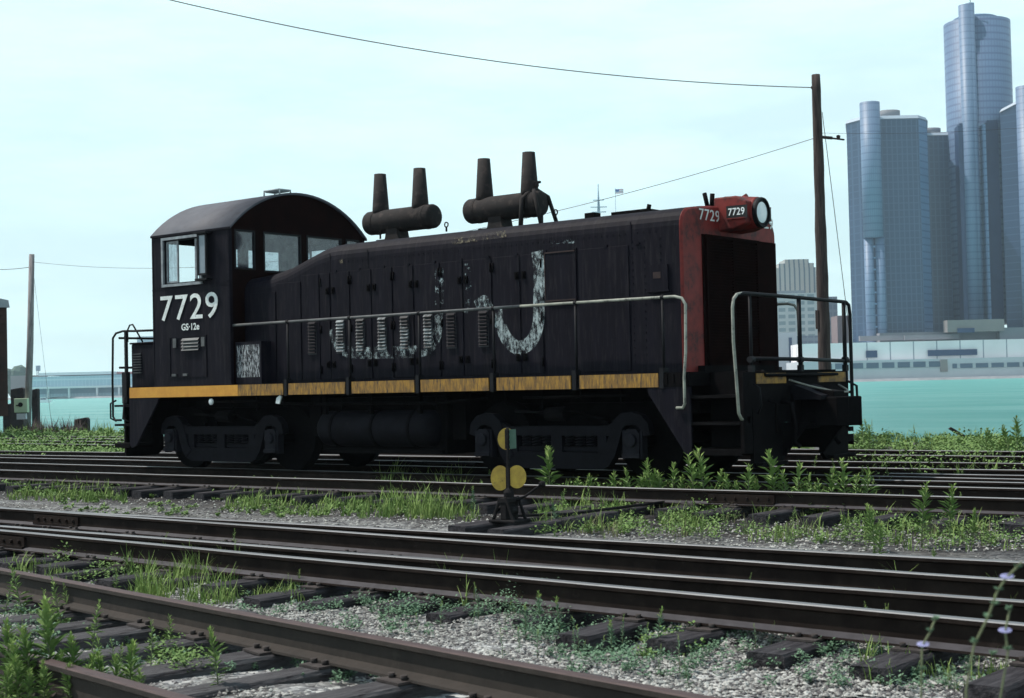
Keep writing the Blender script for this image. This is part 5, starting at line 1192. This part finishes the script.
def patchY(rows,label):
    g=MB()
    for (u0,u1,Y0,Y1,cnt,h0,h1,ty) in rows:
        for _ in range(cnt):
            Y=rv.uniform(Y0,Y1); u=rv.uniform(u0,u1); x=at_y(u,Y); z=gz(x,Y); h=rv.uniform(h0,h1)
            if ty=='g': tuft(g,x,Y,z,rv.randint(8,14),h,.09,w=.014,mi=0)
            else: leafy(g,x,Y,z,rv.randint(40,70),h,h*.5,w=.035,mi=2)
    return tag(g.build('trackside_grass',VM),label,None,None,'stuff')
patchY([(560,860,-1.95,-1.5,70,.28,.46,'l'),(560,860,-1.95,-1.5,30,.30,.50,'g'),(345,560,-1.95,-1.5,22,.28,.38,'l'),(150,345,-1.95,-1.6,8,.24,.34,'l')],'low weeds between the middle rail and the engine')
L(0,'weed beside the yellow target of the switch stand','weeds around the switch stand',[(474,486,516),(481,480,505),(490,470,495),(395,470,490),(556,498,530)],m1=M_weedb)
L(0,'tall spiky weed on the right river bank','tall weeds on the right river bank',[(1018,417,465),(1008,425,462),(985,428,462),(1003,440,468),(992,430,455),(864,416,450),(870,425,452),(962,450,470),(944,462,490),(936,470,495),(920,455,478),(884,462,484),(898,468,488),(1012,468,492),(960,468,492),(1000,462,480),(975,462,482)],style=1)
L(0,'small weed growing between the shiny rails','small weeds between the shiny rails',[(402,543,556),(567,540,548),(875,545,566),(815,574,584),(316,536,550),(63,470,480)],m1=M_weed)
def scatter_stalks(n,box,hp,lbl,grp,m1=None,style=0):
    protos=[]
    for k in range(n):
        u=rv.uniform(box[0],box[2]); v1=rv.uniform(box[1],box[3]); p=gp(u,v1,-.27); z=gz(p.x,p.y); s=px_at(p); h=hp*s*rv.uniform(.5,1.25)
        if len(protos)<5:
            g=weed_mesh(1.0,rv.choice((26,38,52)),rv.uniform(.16,.30),k*17+int(box[0]),style); o=g.build('weed_stalk',[M_stem,m1 or M_weed,M_weedtop]); protos.append(o)
        else: o=rv.choice(protos).copy(); col.objects.link(o)
        o.location=(p.x,p.y,z-.01); o.scale=(h,h,h); o.rotation_euler=(rv.uniform(-.2,.2),rv.uniform(-.2,.2),rv.uniform(0,6.28)); tag(o,lbl,'weed',grp)
scatter_stalks(46,(380,600,1010,690),34,'thin upright weed stalk in the foreground gravel','thin weed stalks in the foreground gravel',M_weedb)
scatter_stalks(22,(0,560,300,604),26,'thin upright weed stalk between the rusty rail and the shiny rails at left','thin weed stalks at left')
scatter_stalks(40,(540,505,1020,552),26,'upright weed stalk in the gravel strip right of the switch stand','weed stalks right of the switch stand')
scatter_stalks(44,(600,482,1020,494),26,'upright weed stalk behind the middle rail below the engine front','weed stalks behind the middle rail')
scatter_stalks(40,(850,450,1020,484),22,'upright weed stalk among the far right tracks','weed stalks among the far right tracks')
scatter_stalks(18,(860,440,1020,448),22,'upright weed stalk on the right river bank edge','weed stalks on the right bank')
scatter_stalks(16,(0,432,130,445),12,'upright weed stalk on the far left bank','weed stalks on the left bank')
scatter_stalks(14,(0,620,200,698),44,'thin upright weed stalk between the rusty track ties','thin weed stalks in the rusty track')
# chicory close to the camera at right
def chicory(pts,flowers,nodes,label,D):
    P=[dp(u,v,D) for u,v in pts]; base=P[-1].copy(); base.z=gz(base.x,base.y)
    path=P+[base]; e=empty('chicory_plant',label,'wildflower',tuple(base),'blurred flower stems at lower right')
    g=MB(); g.tube([p-base for p in path],.0025,5)
    for (u,v) in nodes:
        c=dp(u,v,D)-base
        for k in range(12):
            a=rv.uniform(0,6.28); d=Vector((math.cos(a),math.sin(a),rv.uniform(.2,1.4))).normalized()*.014; s=Vector((-math.sin(a),math.cos(a),0))*.004; g.add([c,c+d*.5+s,c+d,c+d*.5-s],[(0,1,2,3)],1)
    g.build('stem',[M_stem,M_weedb],e)
    for (u,v) in flowers:
        c=dp(u,v,D)-base; g=MB(); nrm=(CO-dp(u,v,D)).normalized()*.2+Vector((0,0,.8)); nrm.normalize(); uu=nrm.orthogonal().normalized(); ww=nrm.cross(uu)
        for k in range(14):
            a=2*math.pi*k/14; d=(uu*math.cos(a)+ww*math.sin(a)); s=nrm.cross(d)*.0035; r_=.014
            g.add([c,c+d*r_*.6+s,c+d*r_+s*.6,c+d*r_-s*.6,c+d*r_*.6-s],[(0,1,2,3,4)])
        g.build('flower_head',M_flower,e)
chicory([(1022,562),(1006,578),(997,592),(988,617),(974,645),(966,690)],[(1007,576)],[(999,590),(995,605),(987,618),(975,643),(1018,568),(968,668)],'tall blurred chicory stem with a blue flower leaning across the right rails',3.0)
chicory([(936,617),(929,634),(922,646),(921,700)],[(923,644)],[(936,620),(930,632),(922,670)],'short chicory stem with one pale violet flower at lower right',3.3)
chicory([(1010,608),(1005,632),(1008,652),(1000,700)],[(1005,630)],[(1009,610),(1008,650),(993,655)],'blurred chicory stem with pale violet flower at the right edge',3.1)
# ================================================================== LOOSE STONES
def stones(name,areas,label,m_):
    g=MB(); rs=random.Random(21)
    base=[(0,0,1),(.9,0,.2),(.28,.85,.2),(-.73,.53,.2),(-.73,-.53,.2),(.28,-.85,.2),(.0,0,-.5)]
    fs=[(0,1,2),(0,2,3),(0,3,4),(0,4,5),(0,5,1),(1,6,2),(2,6,3),(3,6,4),(4,6,5),(5,6,1)]
    for (u0,v0,u1,v1,cnt,r0,r1) in areas:
        for _ in range(cnt):
            u=rs.uniform(u0,u1); v=rs.uniform(v0,v1); p=gp(u,v,-.27); z=gz(p.x,p.y); p=gp(u,v,z)
            r_=r0+(r1-r0)*rs.random()**2; a=rs.uniform(0,6.28); ca,sa=math.cos(a),math.sin(a); fx_,fy_,fz_=rs.uniform(.7,1.3),rs.uniform(.6,1),rs.uniform(.45,.85)
            vs=[]
            for b in base:
                x,y,zz_=b[0]*fx_*rs.uniform(.75,1.2),b[1]*fy_*rs.uniform(.75,1.2),b[2]*fz_*rs.uniform(.75,1.2); vs.append((p.x+r_*(x*ca-y*sa),p.y+r_*(x*sa+y*ca),z+r_*(.35+zz_)))
            g.add(vs,fs,rs.choices((0,1,2),(.42,.36,.22))[0])
    return tag(g.build(name,m_),label,'gravel',None,'stuff')
S1=mat('stone_light',(.33,.325,.30),(.53,.52,.49),rough=.9,scale=9); S2=mat('stone_mid',(.17,.165,.16),(.27,.26,.245),rough=.9,scale=9); S3=mat('stone_dark',(.05,.045,.05),(.12,.11,.11),rough=.9,scale=9)
stones('gravel',[(240,585,560,665,8125,0.0064,0.0187),(200,590,1024,660,4375,0.0048,0.0109),(60,545,1000,640,3125,0.0064,0.0156),(540,620,1024,698,11875,0.0080,0.0218),(90,570,260,620,1875,0.0080,0.0156),(0,600,420,698,8125,0.0080,0.0203),(200,560,1024,640,1200,.01,.02)],'loose pale gravel stones around the foreground tracks',[S1,S2,S3])
stones('gravel',[(0,487,560,530,5000,.012,.026),(560,520,1024,552,2600,.012,.026)],'loose grey gravel strip between the middle and shiny tracks',[S2,S1,S3])
bpy.context.view_layer.update()
